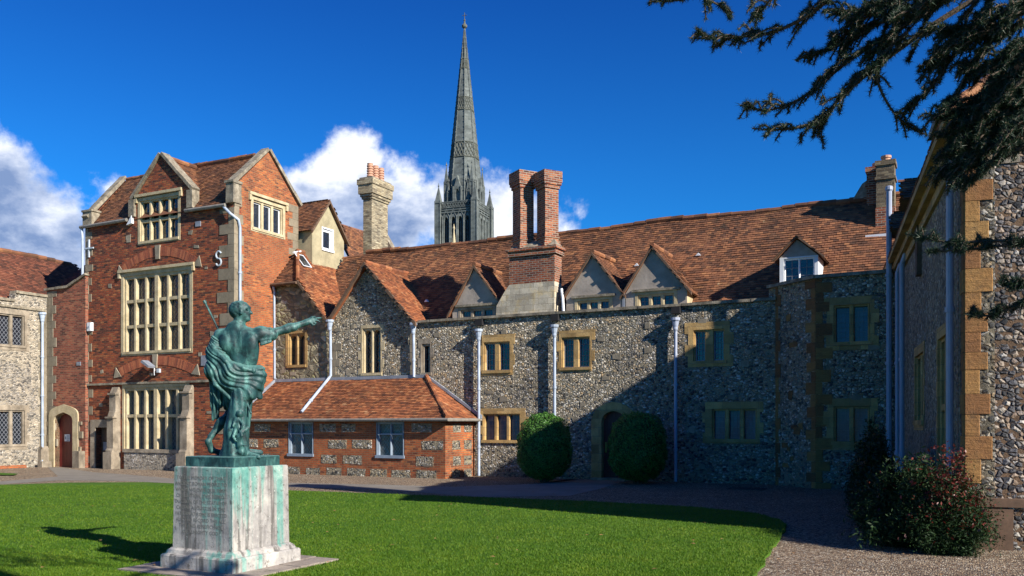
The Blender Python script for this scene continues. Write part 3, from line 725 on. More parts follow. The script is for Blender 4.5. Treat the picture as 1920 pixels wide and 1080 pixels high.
mb = MB(Lm); mb.lathe((db-.12, .19, .95), [(.02, -.04), (.035, 0), (.02, .04)], 8); mb.build('handle', M['brass'], link, dd)
mb = MB(Lm)
mb.prism(rect(XW-.1, da-.32, -.3, .78), -.42, .02); mb.prism([(XW-.1, .78), (da-.32, .78), (da-.4, .9), (XW-.02, .9)], -.36, .02); mb.build('buttress_foot', M['stone'], link); mb = MB(Lm)
mb.prism(rect(db+.32, XLr-.02, -.3, .72), -.3, .02); mb.build('buttress_foot', M['stone'], link)
quoins(link, Lm, XW, 1, .9, zt0-.05, M['masonry'], .62, .4, .36, 1)
a, z = PY(148, 682, YL); MB(Lm).box(a-.13, a+.13, -.025, 0, z-.08, z+.08).build('wall_plaque', M['lead'], link)
# link roof
rz0, rz1 = zt0-.3, 9.55
tiles(link, 'roof', [(XW-1, YL+.45, rz0), (XLr+.3, YL+.45, rz0), (XLr+.3, YL+3.0, 9.65), (XW-1, YL+3.0, 9.55)], M['tile_dark'], seed=9)
ridge(link, [(XW-1, YL+3.0, 9.6), (XLr-.2, YL+3.0, 9.7)], M['tile'])
pipe(link, [(XLr-.02, YL+.3, 8.3), (XLr-.1, YL+.35, 8.12), (XLr-1.0, YL+.42, 7.72)], M['pipe'], .05)

wing_l = Thing('pale_flint_wing', 'pale flint two storey wing with battlemented top at the left edge of the court', 'house', MAIN, (XW, -6, 0))
Wm = MS(XW)
def ps(px0, py0, px1, py1, x): (a, z), (c, d) = PXs(px0, py0, x), PXs(px1, py1, x); return (min(a, c), max(a, c), min(z, d), max(z, d))
wr = PXs(46, 0, XW)[0]; w1 = (wr-1.7, wr, 5.2, 6.5); w2 = (wr-1.7, wr, 1.0, 2.45); ym_ = PXs(28, 0, XW)[0]
hs = [window(wing_l, Wm, w1, 3, 1, outer=grow(w1, .22), frame='stone', mull=.14, lead=('diamond', .17, .022, 1.2), seed=11, label='upper leaded window'),
      window(wing_l, Wm, w2, 3, 1, outer=grow(w2, .22), frame='stone', mull=.14, lead=('diamond', .17, .022, 1.2), seed=12, label='lower leaded window')]
zs_ = 7.25
w3 = (-8.6, -7.2, 5.2, 6.5); w4 = (-8.6, -7.2, 1.0, 2.45)
hs += [window(wing_l, Wm, w_, 2, 1, outer=grow(w_, .22), frame='stone', mull=.14, seed=13) for w_ in (w3, w4)]
top = [(-14, -.3), (YL-.002, -.3), (YL-.002, 7.45), (-3.9, 7.45), (-3.9, 7.5), (-4.35, 7.5), (-4.35, 7.15), (-6.3, 7.15), (-6.3, 7.5), (-7.6, 7.5), (-7.6, 7.15), (-14, 7.15)]
top = [(-14, -.3), (YL-.002, -.3), (YL-.002, 7.42), (ym_, 7.42), (ym_, 7.05), (-6.3, 7.05), (-6.3, 7.42), (-7.6, 7.42), (-7.6, 7.05), (-14, 7.05)]
MB(Wm).slab(top, hs, 0, .4).build('wall', M['flint_pale'], wing_l)
coping(wing_l, [(YL, 7.42), (ym_+.02, 7.42)], -.07, .4, .12, M['coping'], Wm)
coping(wing_l, [(ym_-.02, 7.05), (-6.3, 7.05)], -.07, .4, .12, M['coping'], Wm)
coping(wing_l, [(-6.3, 7.42), (-7.6, 7.42)], -.07, .4, .12, M['coping'], Wm)
coping(wing_l, [(YL-.1, 6.78), (-14, 6.78)], -.08, .05, .1, M['coping'], Wm, name='string_course')
quoins(wing_l, Wm, YL-.02, -1, -.1, 6.7, M['masonry'], .38, .2, .34, 4)
yp = PXs(79, 0, XW+.1)[0]
pipe(wing_l, [(XW+.12, yp, 6.5), (XW+.12, yp, .55), (XW+.16, yp-.05, .35), (XW+.2, yp-.12, .1), (XW+.2, yp-.12, -.1)], M['pipe'], .055, hopper=(XW+.12, yp, 6.72))
tiles(wing_l, 'roof', [(XW-.5, -14, 7.1), (XW-.5, YL+3.3, 7.1), (XW-2.55, YL+3.3, 9.6), (XW-2.55, -14, 9.6)], M['tile_dark'], seed=12)
ridge(wing_l, [(XW-2.55, -14, 9.65), (XW-2.55, YL+3.0, 9.65)], M['tile'])
mb = MB(); mb.box(XW+.02, XW+.09, -14, YL-1.0, -.2, .12); mb.build('brick_plinth', M['brick_orange'], wing_l)
bl = Thing('stone_block', 'small weathered stone block at the foot of the left drainpipe', 'block', MAIN, (XW+.45, yp-.1, 0))
mb = MB(); mb.box(XW+.3, XW+.6, yp-.35, yp+.1, 0, .26); mb.build('block_body', M['stone'], bl)

# ================================================================== GABLED FLINT HOUSE with lean-to
XG = -.15
gab = Thing('gabled_flint_house', 'flint house with two steep tiled gables, beside the tall red brick house', 'house', MAIN, (XR, 0, 0))
Gm = MF(0)
vx, vz = -4.1, 5.92
ax, az = -2.28, 8.0
(l1, lz1) = PY(565, 528, 0)
wL = pr(541, 626, 572, 684, 0); wC = pr(680, 616, 714, 699, 0)
hL = window(gab, Gm, wL, 2, 1, outer=(wL[0]-.14, wL[1]+.12, wL[2]-.1, wL[3]+.1), frame='stone_ochre', arch=True, glass='glass_brown', mull=.09, seed=21, jag=False, depth=.22, label='small ochre framed window with two pointed lights')
hC = window(gab, Gm, wC, 2, 1, outer=(wC[0]-.2, wC[1]+.16, wC[2]-.14, wC[3]+.12), frame='stone_cream', arch=True, lead=('diamond', .2, .014, 1.6), mull=.09, seed=22, jag=True, depth=.24, label='tall cream framed window with two pointed lights')
MB(Gm).slab([(XR, -.3), (vx, -.3), (vx, vz), (l1, lz1), (XR, 7.55)], [hL], 0, .4).build('left_wall', M['rubble'], gab, label='mossy rubble gable wall')
MB(Gm).slab([(vx, -.3), (XG, -.3), (XG, 5.75), (ax, az-.08), (vx, vz)], [hC], .0, .4).build('right_wall', M['flint'], gab, label='grey flint gable wall')
scatter_blocks(gab, Gm, XR+.2, XG-.5, 3.7, 6.6, 34, M['masonry'], 9, avoid=[wL, wC])
quoins(gab, Gm, XG+.02, -1, 3.5, 5.7, M['masonry'], .42, .25, .3, 2); quoins(gab, Gm, vx, 1, 3.5, 5.0, M['masonry'], .5, .3, .3, 3)
# roofs: left (hipped front), right slope carries on deep
hx, hy, hz = -6.8, 1.2, 9.08
slope = (9.08-vz)/(vx-hx)
tiles(gab, 'roof', [(XR-.0, -.22, 7.5), (l1+.02, -.22, 7.5), (hx, hy, hz), (XR-.02, hy, hz)], M['tile'], seed=21)
# right slope of the left gable
yb_ = 14
tiles(gab, 'roof', [(vx+.05, -.25, vz-.05), (vx+.05, yb_, vz-.05), (hx, yb_, hz), (hx, hy, hz), (l1, -.25, 7.55)], M['tile_bright'], seed=22)
ridge(gab, [(l1, -.22, 7.62), (hx, hy, hz+.05)], M['tile_bright'], .08, name='hip_tiles'); ridge(gab, [(hx, hy, hz+.05), (hx, 9, hz+.05)], M['tile'])
# centre gable roof
R2 = 9.0
tiles(gab, 'roof', [(XG+.15, -.28, 5.62), (XG+.15, 2.3, 5.62), (ax, 2.6, az), (ax, -.28, az)], M['tile_bright'], seed=23)
tiles(gab, 'roof', [(vx-.02, 3.2, vz-.15), (vx-.02, -.28, vz-.15), (ax, -.28, az), (ax, 3.2, az)], M['tile_bright'], seed=24)
ridge(gab, [(ax, -.25, az+.05), (ax, 2.7, az+.05)], M['tile_bright'], .1)
mb = MB(Gm)
for p, q in (((ax, az+.02), (XG+.2, 5.6)), ((ax, az+.02), (vx-.02, vz-.12))):
    mb.prism([p, q, (q[0], q[1]-.16), (p[0], p[1]-.16)], -.3, -.2)
mb.prism([(l1, 7.58), (vx+.02, vz), (vx+.02, vz-.14), (l1, 7.44)], -.27, -.18)
mb.build('bargeboards', M['timber'], gab)
mb = MB(); mb.tube([(XR+.02, -.3, 7.47), (l1, -.3, 7.47)], .06, 8); mb.build('gutter', M['timber'], gab)
pipe(gab, [(XR+.12, -.28, 7.4), (XR+.05, -.14, 7.2), (XR+.05, -.12, 3.7)], M['pipe'], .045)
px_ = PY(620, 0, -.12)[0]
p_end = PY(560, 783, -2.1)
pipe(gab, [(px_, -.14, vz-.2), (px_, -.12, 3.75), (px_-.05, -.2, 3.62), (p_end[0], -1.95, 2.3)], M['pipe'], .055, hopper=(px_, -.18, vz+.0), collars=1.4)
xp3 = PY(776, 0, -.12)[0]
pipe(gab, [(xp3, -.14, 5.5), (xp3, -.12, 3.6)], M['pipe'], .05, hopper=(xp3, -.16, 5.6))
# tan dormer on the left slope, facing the court's east side
dm = Thing('x', 'x', 'x', MAIN, (0, 0, 0)); bpy.data.objects.remove(dm.root)
xd = -6.35; Dm = MS(xd)
dwin = (2.26, 2.93, 9.36, 10.22)
h_ = window(gab, Dm, dwin, 1, 1, outer=grow(dwin, .06), frame='white', glass='glass', fr_w=.06, sill=True, seed=31, jag=False, casement=.05, casemat='white', depth=.12, label='white dormer window')
da_ = [(1.58, 8.55), (3.71, 8.45), (3.71, 9.95), (2.57, 11.38), (1.58, 10.1)]
dwl = MB(Dm).slab(da_, [h_], 0, .2).build('dormer_wall', M['render_tan'], gab)
MB(MF(1.58)).prism([(xd-.01, 8.4), (xd-.01, 10.1), (XR-.3, 10.1), (XR-.3, 8.4)], 0.002, .1).build('dormer_cheek', M['render_tan'], gab)
tiles(gab, 'dormer_roof', [(XR-1.4, 1.45, 9.98), (xd+.15, 1.45, 9.98), (xd+.15, 2.57, 11.45), (XR-1.4, 2.57, 11.45)], M['tile'], seed=33)
tiles(gab, 'dormer_roof', [(xd+.15, 3.85, 9.85), (XR-1.4, 3.85, 9.85), (XR-1.4, 2.57, 11.45), (xd+.15, 2.57, 11.45)], M['tile'], seed=34)
mb = MB(Dm); mb.prism([(2.57, 11.46), (3.9, 9.85), (3.9, 9.72), (2.57, 11.33)], -.17, -.08); mb.prism([(2.57, 11.46), (1.42, 9.97), (1.42, 9.84), (2.57, 11.33)], -.17, -.08)
mb.build('dormer_bargeboards', M['timber'], gab)
# small rooflight + lead flashing on the slope
sl = lambda y, x, lift=.05: (x, y, hz-(x-hx)*slope+lift)
mb = MB(); q = [sl(.75, -6.1, .1), sl(1.25, -6.1, .1), sl(1.25, -6.55, .1), sl(.75, -6.55, .1)]; mb.face(q); mb.build('rooflight', M['glass'], gab)
mb = MB()
for i in range(4): p, q2 = Vector(q[i]), Vector(q[(i+1) % 4]); mb.tube([p, q2], .02, 6)
mb.tube([sl(.7, -6.6, .08), sl(1.4, -6.75, .1)], .04, 6); mb.build('rooflight_frame', M['white'], gab)

# rear range roof with raked coping behind the dormer
rear = Thing('rear_tiled_range', 'steep tiled roof with raked stone coping behind the tan dormer', 'building', MAIN, (-8, 9.5, 0))
rp = [PXs(650, 415, -9.0), PXs(679, 455, -9.0)]
mb = MB(); ry0, ry1 = 6.0, 10.5; rzt = 11.6; rzb = 7.5
rxt, rxb = -9.0, -6.5
tiles(rear, 'roof', [(rxb, ry0, rzb), (rxb, ry1, rzb), (rxt, ry1, rzt), (rxt, ry0, rzt)], M['tile'], seed=41)
coping(rear, [(rxt-.1, rzt+.1), (rxb, rzb+.1)], -.2, .2, .22, M['coping'], MF(ry1))
MB(MF(ry1)).prism([(rxt-2.5, 0), (rxb, 0), (rxb, rzb), (rxt, rzt), (rxt-2.5, rzb)], .0, .3).build('gable_wall', M['stone'], rear)

# yellow-grey brick chimney
ych = Thing('pale_brick_chimney', 'slim yellow grey brick chimney with three banded terracotta pots', 'chimney', MAIN, (-5.1, 4.2, 8.5))
yx1 = PY(697, 0, 4.2)[0]; yx0 = PY(681, 0, 4.2)[0]; y1_ = PXs(727, 0, yx1)[0]
zt_ = PY(697, 372, 4.2)[1]
mb = MB(); mb.box(yx0, yx1, 4.2, y1_, 7.8, zt_); mb.build('shaft', M['brick_grey'], ych)
mb = MB()
for k, (g_, za, zb) in enumerate(((.05, zt_, zt_+.1), (.10, zt_+.1, zt_+.22), (.16, zt_+.22, zt_+.62), (.2, zt_+.62, zt_+.86))):
    mb.box(yx0-g_, yx1+g_, 4.2-g_, y1_+g_, za+.002, zb)
mb.build('cap', M['brick_grey'], ych)
mb = MB(); mb.box(yx0-.12, yx1+.12, 4.08, y1_+.12, zt_+.86, zt_+.95); mb.build('flaunching', M['coping'], ych)
for k in range(3):
    yy = 4.2+(y1_-4.2)*(k+.5)/3; mb = MB()
    prof = [(.13, 0)]
    for j in range(5): prof += [(.12, .07+j*.11), (.155, .09+j*.11), (.155, .13+j*.11), (.12, .15+j*.11)]
    prof += [(.14, .66)]
    mb.lathe(((yx0+yx1)/2, yy, zt_+.95), prof, 14); mb.build('chimney_pot', M['terra'], ych)

# ------------------------------------------------ lean-to in brick and flint chequer
YA = -2.0; XA = 2.39-.03
ann = Thing('brick_and_flint_lean_to', 'low lean-to of red brick chequered with flint panels under a broad tiled roof', 'building', MAIN, (XR, YA, 0))
Am = MF(YA); AS = MS(XA)
XA = PY(835, 0, YA)[0]; AS = MS(XA)
aw = [pr(542, 796, 586, 846, YA), pr(707, 796, 756, 848, YA)]
hs = []
for k, w_ in enumerate(aw):
    w_ = (w_[0], w_[1], .75, 1.92)
    hs.append(window(ann, Am, w_, 2, 2, outer=grow(w_, .02), frame='blue_timber', glass='glass_green', mull=.06, fr_w=.06, seed=51+k, jag=False, depth=.12, lead=('diamond', .12, .01, 1.2), rowz=[.75, 1.5, 1.92], label='blue grey casement window nearer the statue' if k == 0 else 'blue grey casement window nearer the hipped corner'))
MB(Am).slab([(XR, -.3), (XA, -.3), (XA, 2.05), (XR, 2.05)], hs, 0, .3).build('front_wall', M['brick_orange'], ann)
MB(AS).slab([(YA+.002, -.3), (0, -.3), (0, 2.05), (YA+.002, 2.05)], [], .001, .3).build('side_wall', M['brick_orange'], ann)
rr = random.Random(5)
rows = [(-.05, .26), (.42, .73), (.98, 1.29), (1.57, 1.86)]
for k, (za, zb) in enumerate(rows):
    x = XR+.3+(k % 2)*.45
    while x < XA-.7:
        L = rr.uniform(.62, .86)
        if not any(x+L > h[0][0]-.06 and x < h[1][0]+.06 and zb > h[0][1] and za < h[2][1] for h in hs):
            fp = MB(Am); fp.prism([(x+rr.uniform(-.02, .02), za+rr.uniform(-.02, .02)), (x+L, za+rr.uniform(-.02, .02)), (x+L+rr.uniform(-.02, .02), zb), (x, zb+rr.uniform(-.02, .02))], -.008, .02); fp.build('flint_panel', M['flint'], ann)
        x += L+rr.uniform(.2, .32)
for k, (za, zb) in enumerate(rows):
    for q in (.45+(k % 2)*.05, 1.25): fp = MB(AS); fp.prism(rect(YA+q, YA+q+.52, za, zb), -.008, .02); fp.build('flint_panel', M['flint'], ann)
xt = PY(800, 0, 0)[0]
e0 = YA-.22; xe = XA+.22; zb_ = 2.03; zt2 = 3.58
tiles(ann, 'roof', [(XR, e0, zb_), (xe, e0, zb_), (xt, -.02, zt2), (XR, -.02, zt2)], M['tile_bright'], seed=51, sag=.04)
tiles(ann, 'roof', [(xe, e0, zb_), (xe, -.02, zb_), (xt, -.02, zt2)], M['tile_bright'], seed=52)
ridge(ann, [(xe, e0, zb_+.06), (xt, -.02, zt2+.03)], M['tile_bright'], .085, name='hip_tiles', step=.2)
mb = MB(); mb.tube([(XR, e0-.05, zb_-.03), (xe+.05, e0-.05, zb_-.03), (xe+.05, .0, zb_-.03)], .055, 8); mb.build('gutter', M['gutter'], ann)
mb = MB(); mb.box(XR, xt, -.1, -.004, zt2-.02, zt2+.1); mb.prism([(xt, zt2+.02), (xt, zt2+.12), (xe+.1, zb_+.14), (xe+.1, zb_+.02)], -.09, -.005)
q = MB(Sm); q.prism([(e0, zb_+.06), (-.02, zt2+.03), (-.02, zt2+.15), (e0, zb_+.2)], -.06, -.005); mb.v += q.v; n0 = len(mb.v)-len(q.v)
mb.f += [tuple(i+n0 for i in f) for f in q.f]; mb.uv += q.uv
mb.build('lead_flashing', M['lead'], ann)

# ================================================================== LONG FLINT RANGE
XE = 12.9
lr = Thing('long_flint_range', 'long two storey flint range with parapet, dormers and a broad clay tiled roof', 'house', MAIN, (XG, 0, 0))
Rm = MF(.0)
W = {}
def ww(name, p, q, **k): W[name] = pr(p[0], p[1], q[0], q[1], 0); return W[name]
a_ = ww('a', (791, 645), (807, 699)); b_ = ww('b', (907, 642), (956, 694)); c_ = ww('c', (906, 776), (975, 826))
d_ = ww('d', (1053, 633), (1106, 688)); e_ = ww('e', (1300, 619), (1359, 676)); f_ = ww('f', (1335, 767), (1419, 824))
hs = [window(lr, Rm, a_, 1, 1, outer=pr(784, 636, 813, 706, 0), frame='stone', lead=('grid', .2, .45, .015), seed=61, depth=.2, fr_w=.08, label='narrow single light window by the gable'),
      window(lr, Rm, b_, 2, 1, outer=pr(899, 629, 966, 703, 0), frame='stone_ochre', lead=('grid', .12, .2, .02), mull=.21, seed=62, fr_w=.05, casement=.03, label='upper two light window above the three light one'),
      window(lr, Rm, c_, 3, 1, outer=pr(899, 766, 990, 831, 0), frame='stone_ochre', glass='curtain', lead=('grid', .12, .17, .012), mull=.13, seed=63, fr_w=.05, label='lower three light window beside the clipped bush'),
      window(lr, Rm, d_, 2, 1, outer=pr(1044, 621, 1115, 696, 0), frame='stone_ochre', lead=('grid', .12, .2, .02), mull=.21, seed=64, fr_w=.05, casement=.03, label='upper two light window right of the middle drainpipe'),
      window(lr, Rm, e_, 2, 1, outer=pr(1284, 606, 1375, 686, 0), frame='stone_ochre', lead=('grid', .12, .2, .02), mull=.28, seed=65, fr_w=.05, casement=.03, label='upper two light window in the shade of the wing'),
      window(lr, Rm, f_, 3, 1, outer=pr(1317, 754, 1432, 832, 0), frame='stone_ochre', glass='curtain', lead=('grid', .12, .17, .012), mull=.13, seed=66, fr_w=.05, label='lower three light window in the shade of the wing')]
dx0, dzt = PY(1128, 771, 0); dx1 = PY(1173, 0, 0)[0]
def rarch(a, b, z0, zt, n=10):
    m = (a+b)/2; r_ = (b-a)/2; pts = [(a, z0), (b, z0)]
    for k in range(n+1): an = math.pi*k/n; pts.append((m+r_*math.cos(an), zt-r_*.85+r_*.85*math.sin(an)))
    return pts
hs.append(rarch(dx0-.05, dx1+.05, -.28, dzt+.04))
ZP = 5.6
MB(Rm).slab([(XG, -.3), (XE, -.3), (XE, ZP), (XG, ZP)], hs, 0, .4).build('front_wall', M['flint'], lr)
coping(lr, [(XG-.02, ZP), (XE, ZP)], -.1, .42, .09, M['coping'], Rm, name='parapet_coping', seg=.7)
mb = MB(Rm); mb.slab(rarch(dx0-.36, dx1+.36, -.28, dzt+.3), [rarch(dx0, dx1, -.27, dzt)], -.025, .3); mb.build('door_surround', M['stone_ochre'], lr)
d2 = MB(Rm); n = 6
for k in range(n):
    a0_ = dx0+(dx1-dx0)*k/n+.002; a1_ = dx0+(dx1-dx0)*(k+1)/n-.002; m_ = (dx0+dx1)/2; r_ = (dx1-dx0)/2
    zf = lambda x: dzt-r_*.85+r_*.85*math.sqrt(max(0, 1-((x-m_)/r_)**2))
    d2.prism([(a0_, -.1), (a1_, -.1), (a1_, zf(a1_)), (a0_, zf(a0_))], .2+.006*(k % 2), .26)
dd = d2.build('door', M['door_red'], lr, label='dark brown round headed door behind the clipped bushes')
mb = MB(Rm); mb.box(dx0+.05, dx0+.12, .17, .199, .9, 1.25); mb.build('handle', M['brass'], lr, dd)
mb = MB(Rm); mb.box(dx0-.3, dx1+.3, -.3, .2, -.1, .07); mb.build('doorstep', M['stone'], lr)
scatter_blocks(lr, Rm, XG+.3, XE-.3, .4, 5.3, 48, M['masonry'], 11, avoid=list(W.values())+[(dx0-.4, dx1+.4, -.3, dzt+.4)])
# roof
RY, RZ = 3.5, 9.2
XF = 18.5
D = [dict(x=(1.27, 3.42), ap=(2.22, 7.58), ze=5.95, y=.32, seed=1), dict(x=(5.82, 7.83), ap=(6.80, 7.63), ze=6.22, y=.32, seed=2), dict(x=(7.98, 10.05), ap=(8.90, 7.66), ze=6.2, y=.32, seed=3)]
z0r = 5.15; y0r = .42
tiles(lr, 'roof', [(XG-6.0, y0r, z0r), (XF, y0r, z0r), (XF, RY, RZ), (XG-6.0, RY, RZ)], M['tile'], seed=61, sag=.07)
tiles(lr, 'rear_roof', [(XF, RY*2, z0r), (XG-3, RY*2, z0r), (XG-3, RY, RZ), (XF, RY, RZ)], M['tile'], seed=62, tw=.5, ch=.4)
ridge(lr, [(XG-6.0+1.2, RY, RZ+.06), (4, RY, RZ), (9, RY, RZ+.03), (XF, RY, RZ+.04)], M['tile'], wob=.03)
sr = (RZ-z0r)/(RY-y0r)
def yroof(z): return y0r+(z-z0r)/sr
for k, q in enumerate(D):
    x0, x1 = q['x']; axx, azz = q['ap']; ze = q['ze']; y = q['y']
    Dm = MF(y); win = (x0+.42, x1-.42, 5.35, 5.98+.06*k) if k else (x0+.35, x1-.45, 5.3, 5.86)
    zwt = win[3]
    zwt = zwt if k else 6.02; win = (win[0], win[1], 5.3, zwt)
    hh = window(lr, Dm, win, 3, 1, outer=(win[0]-.1, win[1]+.1, 5.2, zwt+.1), frame='stone_cream' if k else 'stone', glass='glass', lead=('grid', .12, .16, .012), mull=.13, seed=70+k, jag=False, depth=.12, fr_w=.06, sill=False,
                label=['dormer window in shade left of the twin chimney', 'dormer window right of the twin chimney', 'widest lit dormer window'][k])
    dwall = MB(Dm).slab([(x0, 5.1), (x1, 5.1), (x1, ze), (axx, azz-.05), (x0, ze)], [hh], 0, .15).build('dormer_wall', M['render'], lr)
    mb = MB(Dm); mb.prism(rect(win[0]-.2, win[1]+.2, zwt+.1, zwt+.18), -.08, .02); mb.build('dormer_hood', M['coping'], lr)
    mb = MB(MS(x1)); mb.prism([(y+.02, 5.1), (yroof(5.1)+.1, 5.1), (yroof(ze)+.05, ze), (y+.02, ze)], -.002, .1); mb.build('dormer_cheek', M['stone_cream'], lr)
    mb = MB(ML(x0)); mb.prism([(-y-.02, 5.1), (-y-.02, ze), (-yroof(ze)-.05, ze), (-yroof(5.1)-.1, 5.1)], -.002, .1); mb.build('dormer_cheek', M['stone_cream'], lr)
    yo = y-.09
    r_ = [(x1+.16, yo, ze-.14), (x1+.16, yroof(ze-.14), ze-.14), (axx, yroof(azz), azz), (axx, yo, azz)]
    l_ = [(x0-.16, yroof(ze-.14), ze-.14), (x0-.16, yo, ze-.14), (axx, yo, azz), (axx, yroof(azz), azz)]
    tiles(lr, 'dormer_roof', r_, M['tile'], seed=80+k); tiles(lr, 'dormer_roof', l_, M['tile'], seed=85+k)
    ridge(lr, [(axx, yo, azz+.05), (axx, yroof(azz), azz+.05)], M['tile'], .09)
    mb = MB(MF(yo)); 
    mb.prism([(axx, azz+.03), (x1+.18, ze-.12), (x1+.18, ze-.22), (axx, azz-.08)], -.03, .03); mb.prism([(axx, azz+.03), (x0-.18, ze-.12), (x0-.18, ze-.22), (axx, azz-.08)], -.0305, .0305)
    mb.build('dormer_bargeboards', M['timber'], lr)
# white timber dormer
y4 = yroof(6.0)-.55; x0, z0_ = PY(1462, 525, y4); x1, _ = PY(1534, 0, y4); zw = PY(1500, 482, y4)[1]; axx, azz = PY(1495, 445, y4)
Dm = MF(y4)
win = (x0+.12, x1-.1, z0_-.15, zw-.02)
hh = window(lr, Dm, win, 2, 1, outer=(x0, x1, z0_-.3, zw+.02), frame='white', lead=('grid', .22, .26, .022), mull=.06, seed=90, jag=False, depth=.08, fr_w=.05, sill=False, label='white timber dormer window alone on the roof')
MB(Dm).slab([(x0-.02, zw), (x1+.02, zw), (axx, azz-.06)], [], .0, .1).build('dormer_wall', M['render'], lr)
for xx, Mz, sg in ((x1, MS, 1), (x0, ML, -1)):
    mb = MB(Mz(xx)); P_ = [(y4+.02, z0_-.5), (yroof(zw)+.1, z0_-.5), (yroof(zw)+.1, zw), (y4+.02, zw)]
    if sg < 0: P_ = [(-p[0], p[1]) for p in P_][::-1]
    mb.prism(P_, -.002, .06); mb.build('dormer_cheek', M['white'], lr)
yo = y4-.15
tiles(lr, 'dormer_roof', [(x1+.18, yo, zw-.06), (x1+.18, yroof(zw)-.0, zw-.06), (axx, yroof(azz), azz), (axx, yo, azz)], M['tile'], seed=91)
tiles(lr, 'dormer_roof', [(x0-.18, yroof(zw), zw-.06), (x0-.18, yo, zw-.06), (axx, yo, azz), (axx, yroof(azz), azz)], M['tile'], seed=92)
mb = MB(MF(yo)); mb.prism([(axx, azz+.05), (x1+.2, zw-.04), (x1+.2, zw-.1), (axx, azz-.03)], -.02, .04); mb.prism([(axx, azz+.05), (x0-.2, zw-.04), (x0-.2, zw-.1), (axx, azz-.03)], -.0205, .0405)
mb.build('dormer_bargeboards', M['timber'], lr)
# scattered lead vents on the roof
mb = MB()
for px, py in ((425, 0),): pass
for x, z in ((1.0, 7.0), (3.6, 7.2), (7.75, 7.4), (9.9, 7.6), (-.6, 6.6), (-2.9, 7.6)):
    y = yroof(z); mb = MB(); mb.prism([(x-.09, z), (x+.09, z), (x, z+.1)], y-.1, y+.1); mb.build('lead_vent', M['white'], lr)
# downpipes with hoppers
for k, (px, zt) in enumerate(((898, 5.35), (1040, 5.35), (1267, 5.35))):
    x = PY(px, 0, -.12)[0]
    pipe(lr, [(x, -.13, zt-.2), (x, -.13, .02)], M['pipe'] if k < 2 else M['pipe_dark'], .052, hopper=(x, -.15, zt-.12))
    mb = MB(Rm); mb.box(x-.14, x+.14, -.16, .02, zt+.02, ZP-.02); mb.build('parapet_outlet', M['void'], lr)
x = PY(1057, 0, .25)[0]; pipe(lr, [(x-.1, .28, 6.5), (x-.02, .2, 6.2), (x+.04, .15, 5.6)], M['white'], .05, collars=9)
# soft blue lead valley between dormers 
mb = MB(); mb.box(7.86, 7.95, .3, 1.4, 5.2, 6.2); mb.build('lead_valley', M['lead'], lr); mb = MB(); mb.box(3.44, 3.5, .3, 1.2, 5.2, 6.1); mb.build('lead_valley', M['lead'], lr)

# twin shaft chimney
tc = Thing('twin_shaft_chimney', 'tall chimney with two diagonal red brick shafts on a brick and stone base', 'chimney', MAIN, (4.4, .12, 5.2))
bx0, bx1 = PY(955, 0, .12)[0], PY(1040, 0, .12)[0]; yb1 = PXs(1053, 0, bx1)[0]
mb = MB(); mb.box(bx0, bx1, .12, yb1, 6.75, 7.72); mb.build('brick_base', M['brick_stack'], tc)
mb = MB(MF(.1)); mb.prism([(bx0-.55, 5.2), (bx1+.0, 5.2), (bx1+.0, 6.75), (bx0, 6.75), (bx0-.2, 6.5), (bx0-.5, 6.05)], 0, yb1-.1); mb.build('stone_base', M['stone_ashlar'], tc)
mb = MB(); mb.box(bx0-.07, bx1+.07, .05, yb1+.07, 7.722, 7.82); mb.box(bx0-.1, bx1+.1, .02, yb1+.1, 7.9, 8.0); mb.box(bx0-.04, bx1+.04, .08, yb1+.04, 7.82, 7.9); mb.build('moulding', M['brick_stack'], tc)
mb = MB(); mb.face([(bx0, .1, 8.002), (bx1, .1, 8.002), ((bx0+bx1)/2+.7, .5, 8.35), ((bx0+bx1)/2-.7, .5, 8.25)]); mb.face([(bx1+.05, .1, 8.002), (bx1+.05, yb1, 8.002), (bx1-.3, .7, 8.5)]); mb.face([(bx1+.05, .1, 8.002), (bx1-.3, .7, 8.5), (bx1-.7, .1, 8.002)])
mb.build('flaunching', M['coping'], tc)
ytc = (.12+yb1)/2+.1
for px, lab in ((981, 'left'), (1027, 'right')):
    cx_ = PY(px, 0, ytc)[0]; zz1 = PY(px, 350, ytc)[1]
    RM = Matrix.Translation((cx_, ytc, 0)) @ Matrix.Rotation(math.radians(-34), 4, 'Z')
    # in this rotated frame -y looks to the left of the court, +x to the camera
    hx_, hy_ = .28, .27
    mb = MB(RM)
    mb.box(-hx_, hx_, -hy_, hy_, 8.0, zz1)
    mb.box(-hx_-.05, hx_+.05, -hy_-.05, hy_+.05, 8.0, 8.2); mb.box(-hx_-.03, hx_+.03, -hy_-.03, hy_+.03, 8.32, 8.4)
    mb.box(-hx_-.04, hx_+.04, -hy_-.04, hy_+.04, zz1-.12, zz1+.0); mb.box(-hx_-.08, hx_+.08, -hy_-.08, hy_+.08, zz1+.001, zz1+.1)
    mb.box(-hx_-.1, hx_+.1, -hy_-.1, hy_+.1, zz1+.101, zz1+.48)
    mb.build('shaft', M['brick_stack'], tc)
mb = MB(); ca, cb = PY(981, 0, ytc)[0], PY(1027, 0, ytc)[0]; mb.box(ca+.1, cb-.1, ytc-.14, ytc+.14, zz1+.16, zz1+.44); mb.build('cap_bridge', M['brick_stack'], tc)

